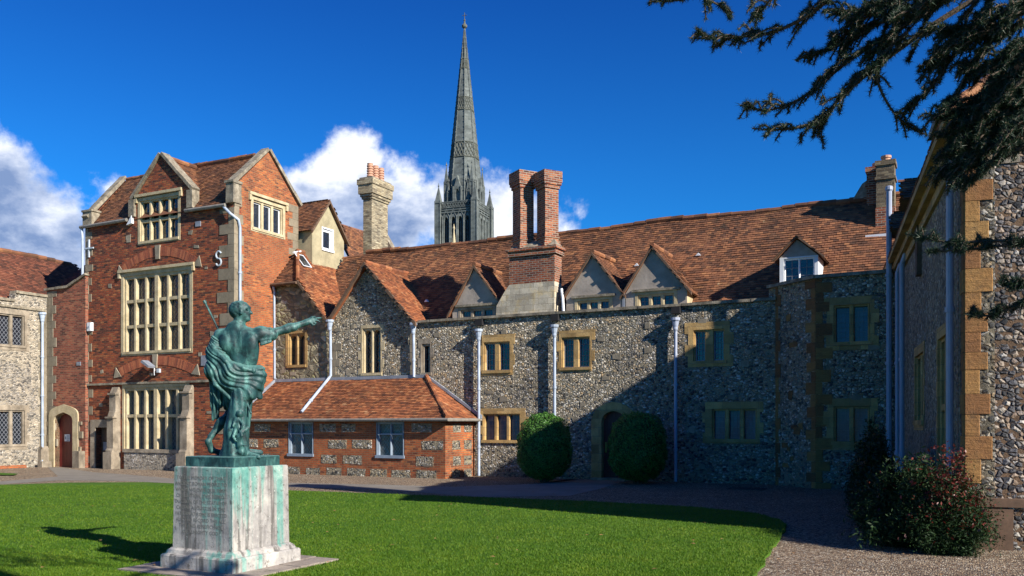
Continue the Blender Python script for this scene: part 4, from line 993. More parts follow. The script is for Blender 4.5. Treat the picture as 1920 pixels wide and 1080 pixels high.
# right-hand chimney on the ridge (two joined stacks)
rc = Thing('joined_brick_chimneys', 'pair of joined brick stacks with red pots at the right end of the long roof', 'chimney', MAIN, (15.5, 2.6, 7.5))
cx0, cx1 = PY(1643, 0, 2.6)[0], PY(1677, 0, 2.6)[0]; zt_ = PY(1660, 300, 2.6)[1]
mb = MB(); mb.box(cx0, cx1, 2.6, 3.2, 8.68, zt_); mb.box(cx0-.04, cx1+.04, 2.56, 3.24, zt_-.6, zt_-.52); mb.box(cx0-.04, cx1+.04, 2.56, 3.24, zt_-.15, zt_-.001); mb.build('near_stack', M['brick_brown'], rc)
mb = MB(); mb.box(cx0-.02, cx1+.02, 2.58, 3.22, 7.6, 8.679); mb.build('stack_foot', M['brick_stack'], rc)
fx0 = PY(1626, 0, 3.5)[0]
mb = MB(); mb.box(fx0, cx0+.3, 3.3, 3.9, 8.7, zt_+.02); mb.box(fx0-.04, cx0+.34, 3.26, 3.94, zt_-.6, zt_-.52); mb.box(fx0-.04, cx0+.34, 3.26, 3.94, zt_-.12, zt_+.03); mb.build('far_stack', M['brick_stack'], rc)
for x, y in (((cx0+cx1)/2, 2.9), (fx0+.3, 3.6)):
    mb = MB(); mb.lathe((x, y, zt_), [(.13, 0), (.13, .12), (.16, .13), (.16, .2), (.13, .21)], 12); mb.build('chimney_pot', M['terra'], rc)
mb = MB(); mb.face([(cx0-.3, 2.5, 8.1-.35), (cx1+.25, 2.5, 8.1-.35), (cx1+.2, 2.62, 8.1-.1), (cx0-.2, 2.62, 8.1-.1)]); mb.box(cx0-.3, cx1+.3, 2.35, 2.6, 7.72, 7.8); mb.build('lead_flashing', M['white'], rc)
mb = MB(); mb.face([(fx0-.45, 3.5, 9.25), (fx0, 3.5, 9.25), (fx0, 3.5, 9.75), (fx0-.15, 3.5, 9.65)]); mb.prism([(fx0-.45, 9.2), (fx0, 9.2), (fx0, 9.8), (fx0-.15, 9.7)], 3.4, 3.6); mb.build('ridge_upstand', M['coping'], rc)

# ================================================================== TURRET BLOCK
tx0, tx1, ty = 12.88, 14.21, -1.1
tb = Thing('flint_stair_block', 'shaded flint stair block with canted corner and flat lead roof', 'building', MAIN, (tx0, ty, 0))
Tm = MF(ty); tg = pr(1563, 573, 1631, 640, ty); th_ = pr(1563, 762, 1631, 829, ty)
hs = [window(tb, Tm, w_, 2, 1, outer=(w_[0]-.28, w_[1]+.22, w_[2]-.22, w_[3]+.22), frame='stone_ochre', glass='curtain', lead=('grid', .11, .15, .01), mull=.13, seed=95+k, fr_w=.06, label=['upper pair of shaded windows', 'lower pair of shaded windows'][k]) for k, w_ in enumerate((tg, th_))]
ZT = 6.0
MB(Tm).slab([(tx1, -.3), (17.6, -.3), (17.6, ZT), (tx1, ZT)], hs, 0, .4).build('front_wall', M['flint'], tb)
ang = math.atan2(ty, tx1-tx0); Lc = math.hypot(tx1-tx0, ty)
Cm = Matrix.Translation((tx0, 0, 0)) @ Matrix.Rotation(ang, 4, 'Z')
MB(Cm).slab([(-.3, -.3), (Lc, -.3), (Lc, ZT), (-.3, ZT)], [], 0, .3).build('canted_wall', M['flint'], tb)
coping(tb, [(tx1-.02, ZT), (17.6, ZT)], -.1, .42, .1, M['coping'], Tm); coping(tb, [(-.3, ZT), (Lc+.02, ZT)], -.1, .4, .1, M['coping'], Cm)
quoins(tb, Tm, tx1, 1, -.1, ZT-.02, M['ochre_blocks'], .42, .2, .3, 3); quoins(tb, Cm, Lc, -1, -.1, ZT-.02, M['ochre_blocks'], .4, .2, .3, 4); quoins(tb, Cm, 0, 1, -.1, ZT-.02, M['ochre_blocks'], .24, .14, .36, 4)
scatter_blocks(tb, Tm, tx1+.5, 16, .3, 5.7, 14, M['masonry'], 15, avoid=[tg, th_]); scatter_blocks(tb, Cm, .3, Lc-.5, .4, 5.7, 12, M['ochre_blocks'], 16)
mb = MB(); mb.face([(tx0, .0, ZT-.1), (tx1, ty+.1, ZT-.1), (17.6, ty+.1, ZT-.1), (17.6, 1.2, ZT-.1), (tx0, 1.2, ZT-.1)]); mb.build('flat_roof', M['lead'], tb)
x_ = PY(1667, 0, ty-.2)[0]; zt_ = PY(1667, 352, ty-.2)[1]
pipe(tb, [(x_, ty-.2, zt_), (x_, ty-.2, -.1)], M['pipe_dark'], .075, name='soil_pipe', collars=2.6)
mb = MB(); mb.lathe((x_, ty-.2, zt_-.1), [(.08, 0), (.1, .04), (.1, .12), (.08, .14)], 10); mb.build('pipe_cowl', M['pipe_dark'], tb)
# ================================================================== RIGHT WING (own grid: x to the east along its end wall, y away from the camera)
wg = Thing('near_flint_wing', 'near flint wing with ochre corner stones and tall drainpipes at the right edge', 'house', WING, (0, 0, 0))
WU = Vector((math.cos(WTH), -math.sin(WTH))); WB = Vector((math.sin(WTH), math.cos(WTH)))
def WS(px, py):
    'survey point on the long side wall of the near wing -> (distance along it, z)'
    k = (px-CX)/FPX; o = WORG; # o + WB*t = d*(k,1)
    t = (o.x-k*o.y)/(k*WB.y-WB.x); d = o.y+WB.y*t; return t, EYE+(HY-py)*d/FPX
WE = 7.0; WL = 13.8; ZW = 6.35
SW = ML(0)                                        # side wall faces -x ; a = -y
def sw_(p, q):
    a, z = WS(*p); b, c = WS(*q); return (min(-a, -b), max(-a, -b), min(z, c), max(z, c))
wa = sw_((1759, 640), (1778, 850)); wb = sw_((1716, 662), (1732, 742)); wa = (wa[0], wa[1], .9, 3.35); wb = (wb[0], wb[1], 1.9, 3.35)
hs = [window(wg, SW, wa, 2, 2, outer=grow(wa, .2), frame='stone_ochre', mull=.13, seed=101, label='tall side window half behind the shrubs'),
      window(wg, SW, wb, 2, 1, outer=grow(wb, .2), frame='stone_ochre', mull=.13, seed=102, label='small side window farther along')]
MB(SW).slab([(-WL, -.3), (-.0, -.3), (0, ZW), (-WL, ZW)], hs, .001, .4).build('side_wall', M['flint'], wg)
MB(MF(0)).slab([(0, -.3), (WE, -.3), (WE, ZW), (0, ZW)], [], 0, .4).build('end_wall', M['flint_big'], wg)
MB(MS(WE)).slab([(0.002, -.3), (WL, -.3), (WL, ZW), (.002, ZW)], [], .001, .3).build('far_side_wall', M['flint'], wg)
quoins(wg, MF(0), 0, 1, .95, ZW-.55, M['ochre_blocks'], .35, .20, .30, 2, proud=.012)
quoins(wg, SW, 0, -1, .95, ZW-.55, M['ochre_blocks'], .30, .18, .30, 2, proud=.012)
mb = MB(MF(0)); mb.prism([(-.05, .0), (WE, .0), (WE, .62), (-.05, .62)], -.09, .0); mb.build('plinth', M['flint_big'], wg)
mb = MB(MF(0)); mb.prism([(-.08, .62), (WE, .62), (WE, .74), (-.08, .74)], -.14, .0); mb.prism(rect(-.06, .62, 0, .6), -.12, -.0); mb.build('plinth_course', M['timber'], wg, label='dark stone plinth course')
scatter_blocks(wg, MF(0), .55, 3.5, 1.2, 6.2, 9, M['ochre_blocks'], 3)
mb = MB(MF(0)); mb.prism([(1.0, 1.22), (1.33, 1.22), (1.33, 1.62), (1.0, 1.62)], -.02, .02); mb.build('stone_block', M['stone'], wg); mb = MB(MF(0)); mb.prism([(.42, 5.62), (.72, 5.62), (.72, 5.84), (.42, 5.84)], -.02, .02); mb.build('stone_block', M['stone'], wg)
# cornice
mb = MB(SW)
mb.prism(rect(-WL, .1, ZW-.5, ZW-.3), -.06, 0); mb.prism(rect(-WL, .14, ZW-.3, ZW-.12), -.16, 0); mb.prism(rect(-WL, .2, ZW-.12, ZW), -.3, 0)
mb.build('side_cornice', M['stone_ochre'], wg)
mb = MB(MF(0)); mb.prism(rect(-.1, WE+.1, ZW-.5, ZW-.3), -.055, 0); mb.prism(rect(-.14, WE+.1, ZW-.3, ZW-.12), -.155, 0); mb.prism(rect(-.25, WE+.2, ZW-.12, ZW-.001), -.29, 0)
mb.build('end_cornice', M['stone_ochre'], wg)
zr = ZW+WE/2*math.tan(math.radians(42))
e = .3
tiles(wg, 'roof', [(-e, WL, ZW), (-e, -e, ZW), (WE/2, WE/2, zr), (WE/2, WL-WE/2, zr)], M['tile'], seed=111)
tiles(wg, 'roof', [(-e, -e, ZW), (WE+e, -e, ZW), (WE/2, WE/2, zr)], M['tile'], seed=112)
tiles(wg, 'roof', [(WE+e, -e, ZW), (WE+e, WL, ZW), (WE/2, WL-WE/2, zr), (WE/2, WE/2, zr)], M['tile'], seed=113, tw=.5, ch=.35)
tiles(wg, 'roof', [(WE+e, WL, ZW), (-e, WL, ZW), (WE/2, WL-WE/2, zr)], M['tile'], seed=114, tw=.5, ch=.35)
ridge(wg, [(-e, -e, ZW+.05), (WE/2, WE/2, zr+.05)], M['tile'], .1, name='hip_tiles'); ridge(wg, [(WE/2, WE/2, zr+.05), (WE/2, WL-WE/2, zr+.05)], M['tile'])
# lead cheeked dormers seen edge on
for px in (1712, 1690):
    t = WS(px, 400)[0]
    mb = MB(); mb.box(-.1, 1.2, t-.45, t+.45, ZW-.1, ZW+.62); mb.build('dormer_wall', M['lead'], wg)
    tiles(wg, 'dormer_roof', [(-.25, t-.6, ZW+.6), (1.6, t-.6, ZW+.6), (1.6, t, ZW+1.15), (-.25, t, ZW+1.15)], M['tile'], seed=int(px))
    tiles(wg, 'dormer_roof', [(1.6, t+.6, ZW+.6), (-.25, t+.6, ZW+.6), (-.25, t, ZW+1.15), (1.6, t, ZW+1.15)], M['tile'], seed=int(px)+1)
# pipes
t1 = WS(1797, 400)[0]
pipe(wg, [(-.12, t1, ZW-.3), (-.12, t1, -.1)], M['pipe_dark'], .055, collars=2.4)
for px, pt in ((1702, 440), (1693, 470)):
    t, z = WS(px, pt); pipe(wg, [(-.05, t-.1, min(z, ZW-.3)), (-.13, t, min(z, ZW-.3)-.25), (-.13, t, -.1)], M['pipe_dark'], .06, collars=2.4)
t, z = WS(1684, 680); pipe(wg, [(-.13, t, 2.9), (-.13, t, -.1)], M['pipe_dark'], .05, hopper=(-.13, t, 3.2), collars=2.4)
t = WS(1727, 400)[0]; mb = MB(); mb.box(-.1, 0.02, t-.16, t+.16, 5.0, ZW-.3); mb.build('wall_post', M['timber'], wg)
wch = Thing('dark_brick_stack', 'dark brick chimney stack rising from the near wing roof behind the cedar spray', 'chimney', WING, (.8, 3.9, ZW))
t = WS(1752, 300)[0]
mb = MB(); mb.box(.02, .5, t-.5, t+.55, ZW-.2, ZW+.98); mb.build('stack', M['brick_stack'], wch); mb = MB(); mb.box(-.04, .56, t-.56, t+.61, ZW+.98, ZW+1.12); mb.build('stack_cap', M['coping'], wch)
ech = Thing('added_shadow_chimney', 'unseen brick chimney added over the near wing end wall to cast a lawn shadow', 'chimney', WING, (2.0, .5, ZW))  # out-of-frame chimney, added for the thin shadow strip it throws across the lawn
mb = MB(); mb.box(1.5, 2.6, .3, 1.2, ZW-.2, 10.4); mb.box(1.42, 2.68, .22, 1.28, 10.4, 10.7); mb.build('stack', M['brick_stack'], ech)

# ================================================================== CATHEDRAL TOWER AND SPIRE
DS = 258.0
def far(px, py): return ((px-CX)*DS/FPX, EYE+(HY-py)*DS/FPX)
sx, _ = far(871, 0); SA = math.radians(-20)
SPF = Matrix.Translation((sx, DS, 0)) @ Matrix.Rotation(SA, 4, 'Z')
cs = Thing('cathedral_spire_tower', 'very tall grey stone cathedral tower with an octagonal spire far behind the roofs', 'church tower', SPF, (0, 0, 0))
M['cath'] = stone_mat('cathedral_stone', [(.07, .085, .085), (.115, .13, .125), (.165, .18, .165)], scale=.25, stain=(.06, .075, .05), stain_amt=.55, blk=(1.6, .6))
M['cath_dark'] = plain('tower_openings', (.02, .024, .03), .6)
M['cath_band'] = stone_mat('cathedral_band_stone', [(.06, .065, .055), (.10, .105, .085), (.15, .15, .12)], scale=.4, stain=(.05, .06, .04))
HWd = 5.6; ZTW = far(0, 396)[1]
def sq(mb, h, z0, z1, cx=0, cy=0): mb.box(cx-h, cx+h, cy-h, cy+h, z0, z1)
# tower body with lancet openings on all faces
faces = [MF(-HWd), MS(HWd), ML(-HWd), Matrix.Rotation(math.pi, 4, 'Z') @ MF(-HWd)]
def lancet(a, w_, z0, z1, n=6):
    pts = [(a-w_/2, z0), (a+w_/2, z0)]; zs = z1-w_*1.1
    for k in range(n+1): t = k/n; pts.append((a+w_/2-w_/2*(1-math.cos(t*math.pi/2)), zs+(z1-zs)*math.sin(t*math.pi/2)))
    for k in range(1, n+1): t = 1-k/n; pts.append((a-w_/2+w_/2*(1-math.cos(t*math.pi/2)), zs+(z1-zs)*math.sin(t*math.pi/2)))
    return pts
for fi, Fx in enumerate(faces):
    if fi == 3: 
        MB(Fx).slab(rect(-HWd, HWd, 20, ZTW-.01), [], 0.001, .5).build('tower_wall', M['cath'], cs); continue
    hol = []; cols = [-3.3, -1.1, 1.1, 3.3]
    for a in cols:
        for zb in (ZTW-11.2, ZTW-22.5): hol.append(lancet(a, 1.35, zb, zb+8.4))
    MB(Fx).slab(rect(-HWd+(.003 if fi else 0), HWd-(.003 if fi else 0), 20, ZTW-.01), hol, 0, .9).build('tower_wall', M['cath'], cs)
    mb = MB(Fx); mb.face([(-4.6, .85, ZTW-23), (4.6, .85, ZTW-23), (4.6, .85, ZTW-1), (-4.6, .85, ZTW-1)]); mb.build('belfry_opening', M['cath_dark'], cs)
    mb = MB(Fx)
    for a in (-4.45, -2.2, 0, 2.2, 4.45):
        mb.bevbox(a-.16, a+.16, -.38, .01, 20, ZTW-2.4, .1)
    for a in cols:
        for zb in (ZTW-11.2, ZTW-22.5):
            mb.box(a-.09, a+.09, .3, .5, zb, zb+7.2)
            o_ = lancet(a, 1.9, zb-.1, zb+9.2); i_ = lancet(a, 1.4, zb-.05, zb+8.45)
            mb.slab(o_, [i_], -.2, .02)
            mb.prism([(a-1.15, zb+8.2), (a-.95, zb+8.2), (a, zb+10.4), (a+.95, zb+8.2), (a+1.15, zb+8.2), (a, zb+10.9)], -.3, -.05)
    for z in (ZTW-12.4, ZTW-11.9, ZTW-1.6, ZTW-.9): mb.prism(rect(-HWd-.15, HWd+.15, z, z+.3), -.32, -.001)
    # openwork parapet: lozenges
    n = 14
    for k in range(n):
        x = -HWd+2*HWd*k/n; x2 = -HWd+2*HWd*(k+1)/n; t = .12
        for (p, q) in (((x, ZTW), (x2, ZTW+1.5)), ((x, ZTW+1.5), (x2, ZTW))):
            nx, nz = -(q[1]-p[1]), q[0]-p[0]; L = math.hypot(nx, nz); nx *= t/L; nz *= t/L
            mb.prism([(p[0]-nx, p[1]-nz), (q[0]-nx, q[1]-nz), (q[0]+nx, q[1]+nz), (p[0]+nx, p[1]+nz)], -.2, -.05)
    mb.prism(rect(-HWd-.1, HWd+.1, ZTW-.2, ZTW+.05), -.25, .3); mb.prism(rect(-HWd, HWd, ZTW+1.45, ZTW+1.7), -.25, .1)
    mb.build('tower_tracery', M['cath'], cs)
mb = MB(); mb.face([(-HWd, -HWd, ZTW), (HWd, -HWd, ZTW), (HWd, HWd, ZTW), (-HWd, HWd, ZTW)]); mb.build('tower_roof', M['lead'], cs)
# spire
ZS1 = far(0, 52)[1]; RS = 5.75
def octr(z): return RS*(1-(z-ZTW)/(ZS1-ZTW))**.985
mb = MB(Matrix.Rotation(math.radians(22.5), 4, 'Z')); 
prof = [(octr(ZTW+(ZS1-ZTW)*k/16), ZTW+(ZS1-ZTW)*k/16) for k in range(16)]+[(.12, ZS1)]
for i in range(len(prof)-1):
    for k in range(8):
        a, b = 2*math.pi*k/8, 2*math.pi*(k+1)/8
        (r0, z0), (r1, z1) = prof[i], prof[i+1]
        h0, h1 = r0*math.sin(math.pi/8), r1*math.sin(math.pi/8)
        mb.face([(r0*math.cos(a), r0*math.sin(a), z0), (r0*math.cos(b), r0*math.sin(b), z0), (r1*math.cos(b), r1*math.sin(b), z1), (r1*math.cos(a), r1*math.sin(a), z1)],
                [(-h0+k*20, z0), (h0+k*20, z0), (h1+k*20, z1), (-h1+k*20, z1)])
mb.build('spire', M['cath'], cs)
mb = MB(Matrix.Rotation(math.radians(22.5), 4, 'Z'))
for k in range(8):
    a = 2*math.pi*k/8; mb.tube([(octr(ZTW)*math.cos(a), octr(ZTW)*math.sin(a), ZTW), (.15*math.cos(a), .15*math.sin(a), ZS1)], .16, 6, r1=.08)
    n = 34
    for j in range(3, n):
        z = ZTW+(ZS1-ZTW)*j/n; r = octr(z)+.1; s = .11; mb.box(r*math.cos(a)-s, r*math.cos(a)+s, r*math.sin(a)-s, r*math.sin(a)+s, z, z+.35)
mb.build('spire_ribs', M['cath'], cs)
for py0, py1 in ((300, 272), (210, 186), (130, 112)):
    z0, z1 = far(0, py0)[1], far(0, py1)[1]; mb = MB(Matrix.Rotation(math.radians(22.5), 4, 'Z'))
    for k in range(8):
        a, b = 2*math.pi*k/8, 2*math.pi*(k+1)/8
        P_ = lambda s, z: Vector((octr(z)*1.02*(math.cos(a)*(1-s)+math.cos(b)*s), octr(z)*1.02*(math.sin(a)*(1-s)+math.sin(b)*s), z))
        for z in (z0, z1): mb.tube([P_(0, z), P_(1, z)], .2, 4)
        nn = 3
        for j in range(nn):
            zz0 = z0+(z1-z0)*.0; s0, s1 = j/nn, (j+1)/nn; zm = (z0+z1)/2
            for za, zb in ((z0, zm), (zm, z1)):
                mb.tube([P_(s0, za), P_(s1, zb)], .13, 4); mb.tube([P_(s1, za), P_(s0, zb)], .13, 4)
    mb.build('carved_band', M['cath_band'], cs)
mb = MB(); mb.lathe((0, 0, ZS1-.4), [(.15, 0), (.75, .5), (.85, 1.0), (.4, 1.5), (.2, 2.3), (.35, 2.6), (.1, 3.0)], 8); mb.tube([(0, 0, ZS1+2), (0, 0, ZS1+4.4)], .1, 6); mb.tube([(-.7, 0, ZS1+3.6), (.7, 0, ZS1+3.6)], .09, 6)
mb.build('cross_finial', M['cath_band'], cs)
def pinn(x, y, h, zb, zt, zs_):
    mb = MB(); sq(mb, h, zb, zt, x, y)
    for s1_ in (-1, 1):
        for s2_ in (-1, 1): mb.box(x+s1_*h-.12, x+s1_*h+.12, y+s2_*h-.12, y+s2_*h+.12, zb, zt+.4)
    mb.box(x-h-.14, x+h+.14, y-h-.14, y+h+.14, zt-.3, zt-.05)
    n = 4; vs = [(x-h-.05, y-h-.05, zt), (x+h+.05, y-h-.05, zt), (x+h+.05, y+h+.05, zt), (x-h-.05, y+h+.05, zt), (x, y, zs_)]
    for k in range(4): mb.face([vs[k], vs[(k+1) % 4], vs[4]])
    mb.lathe((x, y, zs_-.5), [(.1, 0), (.28, .3), (.1, .7), (.05, 1.2)], 6)
    mb.build('pinnacle', M['cath'], cs)
for sx_ in (-1, 1):
    for sy_ in (-1, 1):
        pinn(sx_*5.7, sy_*5.7, .82, 20, ZTW+1.6, ZTW+6.6)          # corner turrets
        pinn(sx_*4.0, sy_*4.0, .5, ZTW, ZTW+7.5, ZTW+13)           # inner pinnacles against the spire
        pinn(sx_*4.6, sy_*3.0, .3, ZTW, ZTW+4.6, ZTW+8.2); pinn(sx_*3.0, sy_*4.6, .3, ZTW, ZTW+4.6, ZTW+8.2)
for k in range(4):
    Rk = Matrix.Rotation(k*math.pi/2, 4, 'Z'); mb = MB(Rk)
    mb.slab([(-1.2, ZTW), (1.2, ZTW), (1.2, ZTW+5), (0, ZTW+9.2), (-1.2, ZTW+5)], [lancet(0, 1.1, ZTW+1, ZTW+5.2)], -5.4, -3.0)
    mb.face([(-.6, -4.9, ZTW+.8), (.6, -4.9, ZTW+.8), (.6, -4.9, ZTW+5.2), (-.6, -4.9, ZTW+5.2)])
    for s in (-1, 1): mb.box(s*1.2-.2, s*1.2+.2, -5.6, -5.2, ZTW, ZTW+6)
    mb.build('spire_light', M['cath'], cs)
pn = Thing('small_stone_pinnacle', 'slender pale pinnacle poking above the ridge in front of the cathedral tower', 'pinnacle', Matrix.Translation((far(851, 0)[0]*.8, DS*.8, 0)), (0, 0, 0))
zt_ = EYE+(HY-420)*DS*.8/FPX; mb = MB(); mb.lathe((0, 0, 30), [(1.2, 0), (1.2, zt_-38), (1.4, zt_-37.5), (.7, zt_-37), (.15, zt_-31.5), (.3, zt_-31), (.05, zt_-30)], 8); mb.build('pinnacle_body', M['stone_cream'], pn)

# ================================================================== GROUND
def sheet(pts, z): 
    mb = MB()
    for t in tessellate_polygon([[Vector((*p, 0)) for p in pts]]):
        a, b, c = (pts[k] for k in t)
        q = (a, b, c) if (b[0]-a[0])*(c[1]-a[1])-(b[1]-a[1])*(c[0]-a[0]) > 0 else (a, c, b)
        mb.face([(p[0], p[1], z) for p in q])
    return mb
M['soil'] = plain('far_ground', (.06, .07, .04), .95, .4, .4)
structure('ground', sheet([(-900, -900), (900, -900), (900, 900), (-900, 900)], -.012), M['soil'])
def gravel_mat():
    m, n, b = new_mat('pea_gravel'); oc = objc(n)
    v = n.n('ShaderNodeTexVoronoi', _feature='F1', Vector=oc, Scale=34.); rv = n.n('ShaderNodeSeparateColor', Color=v.outputs['Color']).outputs
    v2 = n.n('ShaderNodeTexVoronoi', _feature='DISTANCE_TO_EDGE', Vector=oc, Scale=34.)
    col = n.ramp(rv[0], [(0, (.06, .035, .025)), (.3, (.24, .14, .08)), (.55, (.44, .31, .19)), (.8, (.58, .45, .30)), (1, (.70, .63, .52))])
    col = n.mix(1., col, n.ramp(n.noise(oc, .8, 5), [(.3, .78), (.7, 1.12)]), 'MULTIPLY')
    col = n.mix(n.ramp(v2.outputs['Distance'], [(.02, 1.), (.12, 0.)]), col, (.06, .045, .03))
    setp(n, b, Base__Color=col, Roughness=.9)
    bump(n, b, n.math('ADD', n.math('MULTIPLY', v2.outputs['Distance'], 2.5), n.math('MULTIPLY', rv[1], .8)), 1., .03); return m
M['gravel'] = gravel_mat()
structure('gravel', sheet([(-30, -40), (30, -40), (30, 20), (-30, 20)], 0), M['gravel'], MAIN)
def asphalt():
    m, n, b = new_mat('worn_path_surface'); oc = objc(n)
    col = n.ramp(n.noise(oc, 1.1, 7, .7), [(.3, (.13, .115, .095)), (.7, (.22, .20, .17))]); col = n.mix(.4, col, n.mix(1., col, n.ramp(n.noise(oc, 60, 3), [(.3, .5), (.7, 1.5)]), 'MULTIPLY'))
    setp(n, b, Base__Color=col, Roughness=.9); bump(n, b, n.noise(oc, 50, 4), .5, .01); return m
M['path'] = asphalt()
structure('path', sheet([(-30, -8.0)]+[GP(*p) for p in [(0, 908.5), (109, 901), (230, 902), (324, 906.5), (535, 914), (700, 917.5), (806, 925), (900, 932), (1069, 930), (1120, 918), (1160, 906)]]+[(8.3, -.35), (6.2, -.35)]+[GP(*p) for p in [(1095, 899), (1000, 908), (850, 913), (700, 908.5), (535, 905.5), (324, 897.5), (240, 890), (175, 885.5)]]+[(-16.2, YF-.5), (-17.4, YF-.4)]+[GP(*p) for p in [(109, 893.5), (0, 903)]]+[(-30, -6.8)], .005), M['path'], MAIN)
E1 = [GP(*p) for p in [(0, 911), (130, 907), (270, 906), (400, 912), (535, 921.5), (800, 931), (1100, 942), (1300, 953), (1420, 965), (1468, 980), (1476, 990), (1462, 1012), (1440, 1045), (1420, 1079)]]
E2 = []
for i in range(len(E1)-1):
    L_ = math.dist(E1[i], E1[i+1]); m_ = max(2, int(L_/.12))
    for k in range(m_):
        f = k/m_; x_, y_ = E1[i][0]*(1-f)+E1[i+1][0]*f, E1[i][1]*(1-f)+E1[i+1][1]*f; q_ = noise.noise(Vector((x_*2.2, y_*2.2, 0)))*.05+noise.noise(Vector((x_*9, y_*9, 3)))*.03
        E2.append((x_+q_*.6, y_+q_))
E1 = E2+[E1[-1]]
lawn_poly = [(-30, -10.6)]+E1+[(E1[-1][0]+.1, -40), (-30, -40)]
# lawn: slightly raised turf slab with a soft cut edge
def grass_mat(name, a, b_, c):
    m, n, b = new_mat(name); oc = objc(n)
    big = n.noise(oc, .5, 5, .6); mid = n.noise(oc, 4, 5, .65); fine = n.noise(oc, 45, 3, .7)
    col = n.ramp(n.math('ADD', n.math('MULTIPLY', big, .6), n.math('MULTIPLY', mid, .4)), [(.35, a), (.5, b_), (.68, c)])
    col = n.mix(.6, col, n.mix(1., col, n.ramp(fine, [(.3, .35), (.7, 1.6)]), 'MULTIPLY'))
    setp(n, b, Base__Color=col, Roughness=.9, Specular__IOR__Level=.2); bump(n, b, fine, .8, .03); return m
M['turf'] = grass_mat('lawn_turf', (.04, .105, .008), (.06, .14, .010), (.09, .165, .014))
mb = sheet(lawn_poly, .035); P_ = lawn_poly
for i in range(len(P_)):
    a, b = P_[i], P_[(i+1) % len(P_)]; mb.face([(a[0], a[1], -.01), (b[0], b[1], -.01), (b[0], b[1], .035), (a[0], a[1], .035)])
structure('lawn', mb, M['turf'], MAIN)
# small lawn on the far side of the path, left edge
q = [(-30, -8.2), (-30, -6.6), (-13.0, -6.9), (-12.2, -7.6), (-13.2, -8.0)]
mb = sheet(q, .035)
structure('lawn_beyond_path', mb, M['turf'], MAIN)
def blade_mat():
    m, n, b = new_mat('grass_blades'); oc = objc(n); r = n.n('ShaderNodeNewGeometry').outputs['Random Per Island']
    col = n.ramp(n.math('ADD', n.math('MULTIPLY', r, .3), n.math('MULTIPLY', n.noise(oc, .9, 6, .72), .7)), [(.22, (.035, .10, .005)), (.45, (.07, .15, .008)), (.62, (.12, .195, .012)), (.85, (.21, .235, .03))])
    setp(n, b, Base__Color=col, Roughness=.6, Specular__IOR__Level=.25)
    tr = n.n('ShaderNodeBsdfTranslucent', Color=n.mix(1., col, (1.2, 1.4, .6), 'MULTIPLY')); mixs = n.n('ShaderNodeMixShader', Fac=.3, i1=b.outputs[0], i2=tr.outputs[0])
    o = [x for x in n.t.nodes if x.type == 'OUTPUT_MATERIAL'][0]; n.link(mixs.outputs[0], o.inputs[0]); return m
M['blade'] = blade_mat()
def np_mesh(name, V, Fc, mat, th=None, parent=None, label=None):
    me = bpy.data.meshes.new(name); k = Fc.shape[1]
    me.vertices.add(len(V)); me.vertices.foreach_set('co', V.astype(np.float32).ravel())
    me.loops.add(Fc.size); me.loops.foreach_set('vertex_index', Fc.astype(np.int32).ravel())
    me.polygons.add(len(Fc)); me.polygons.foreach_set('loop_start', np.arange(0, Fc.size, k, dtype=np.int32)); me.polygons.foreach_set('loop_total', np.full(len(Fc), k, dtype=np.int32))
    me.update(calc_edges=True); me.validate(); me.materials.append(mat)
    o = bpy.data.objects.new(name, me); C.objects.link(o)
    if th is not None: o.parent = parent or th.root
    if label: o['label'] = label
    return o
rs = np.random.RandomState(3)
def cam_to_local(X, Y): dx, dy = X-ORG.x, Y-ORG.y; return dx*U.x+dy*U.y, dx*B.x+dy*B.y
n = 330000
d = 9.8+(26-9.8)*rs.rand(n)**1.9; k_ = (-.62+1.0*rs.rand(n)); X = k_*d
lx, ly = cam_to_local(X, d)
pl = np.array(lawn_poly); ins = np.zeros(n, bool); j = len(pl)-1
for i in range(len(pl)):
    a, b = pl[i], pl[j]; cnd = ((a[1] > ly) != (b[1] > ly)) & (lx < (b[0]-a[0])*(ly-a[1])/(b[1]-a[1]+1e-12)+a[0]); ins ^= cnd; j = i
lx, ly, dd_ = lx[ins], ly[ins], d[ins]; n = len(lx)
h = (.014+.016*rs.rand(n)); wd = .0035+.0035*rs.rand(n)+dd_*.00018; an = rs.rand(n)*6.283; le = .01+.02*rs.rand(n); la = rs.rand(n)*6.283
V = np.zeros((n, 3, 3)); ca, sa = np.cos(an)*wd, np.sin(an)*wd
V[:, 0, 0] = lx-ca; V[:, 0, 1] = ly-sa; V[:, 1, 0] = lx+ca; V[:, 1, 1] = ly+sa; V[:, :2, 2] = .03
V[:, 2, 0] = lx+np.cos(la)*le; V[:, 2, 1] = ly+np.sin(la)*le; V[:, 2, 2] = .035+h
o = np_mesh('grass', V.reshape(-1, 3), np.arange(3*n).reshape(-1, 3), M['blade']); o.matrix_world = MAIN; o['kind'] = 'stuff'
o['label'] = 'short mown green grass of the court lawn'; o['category'] = 'grass'
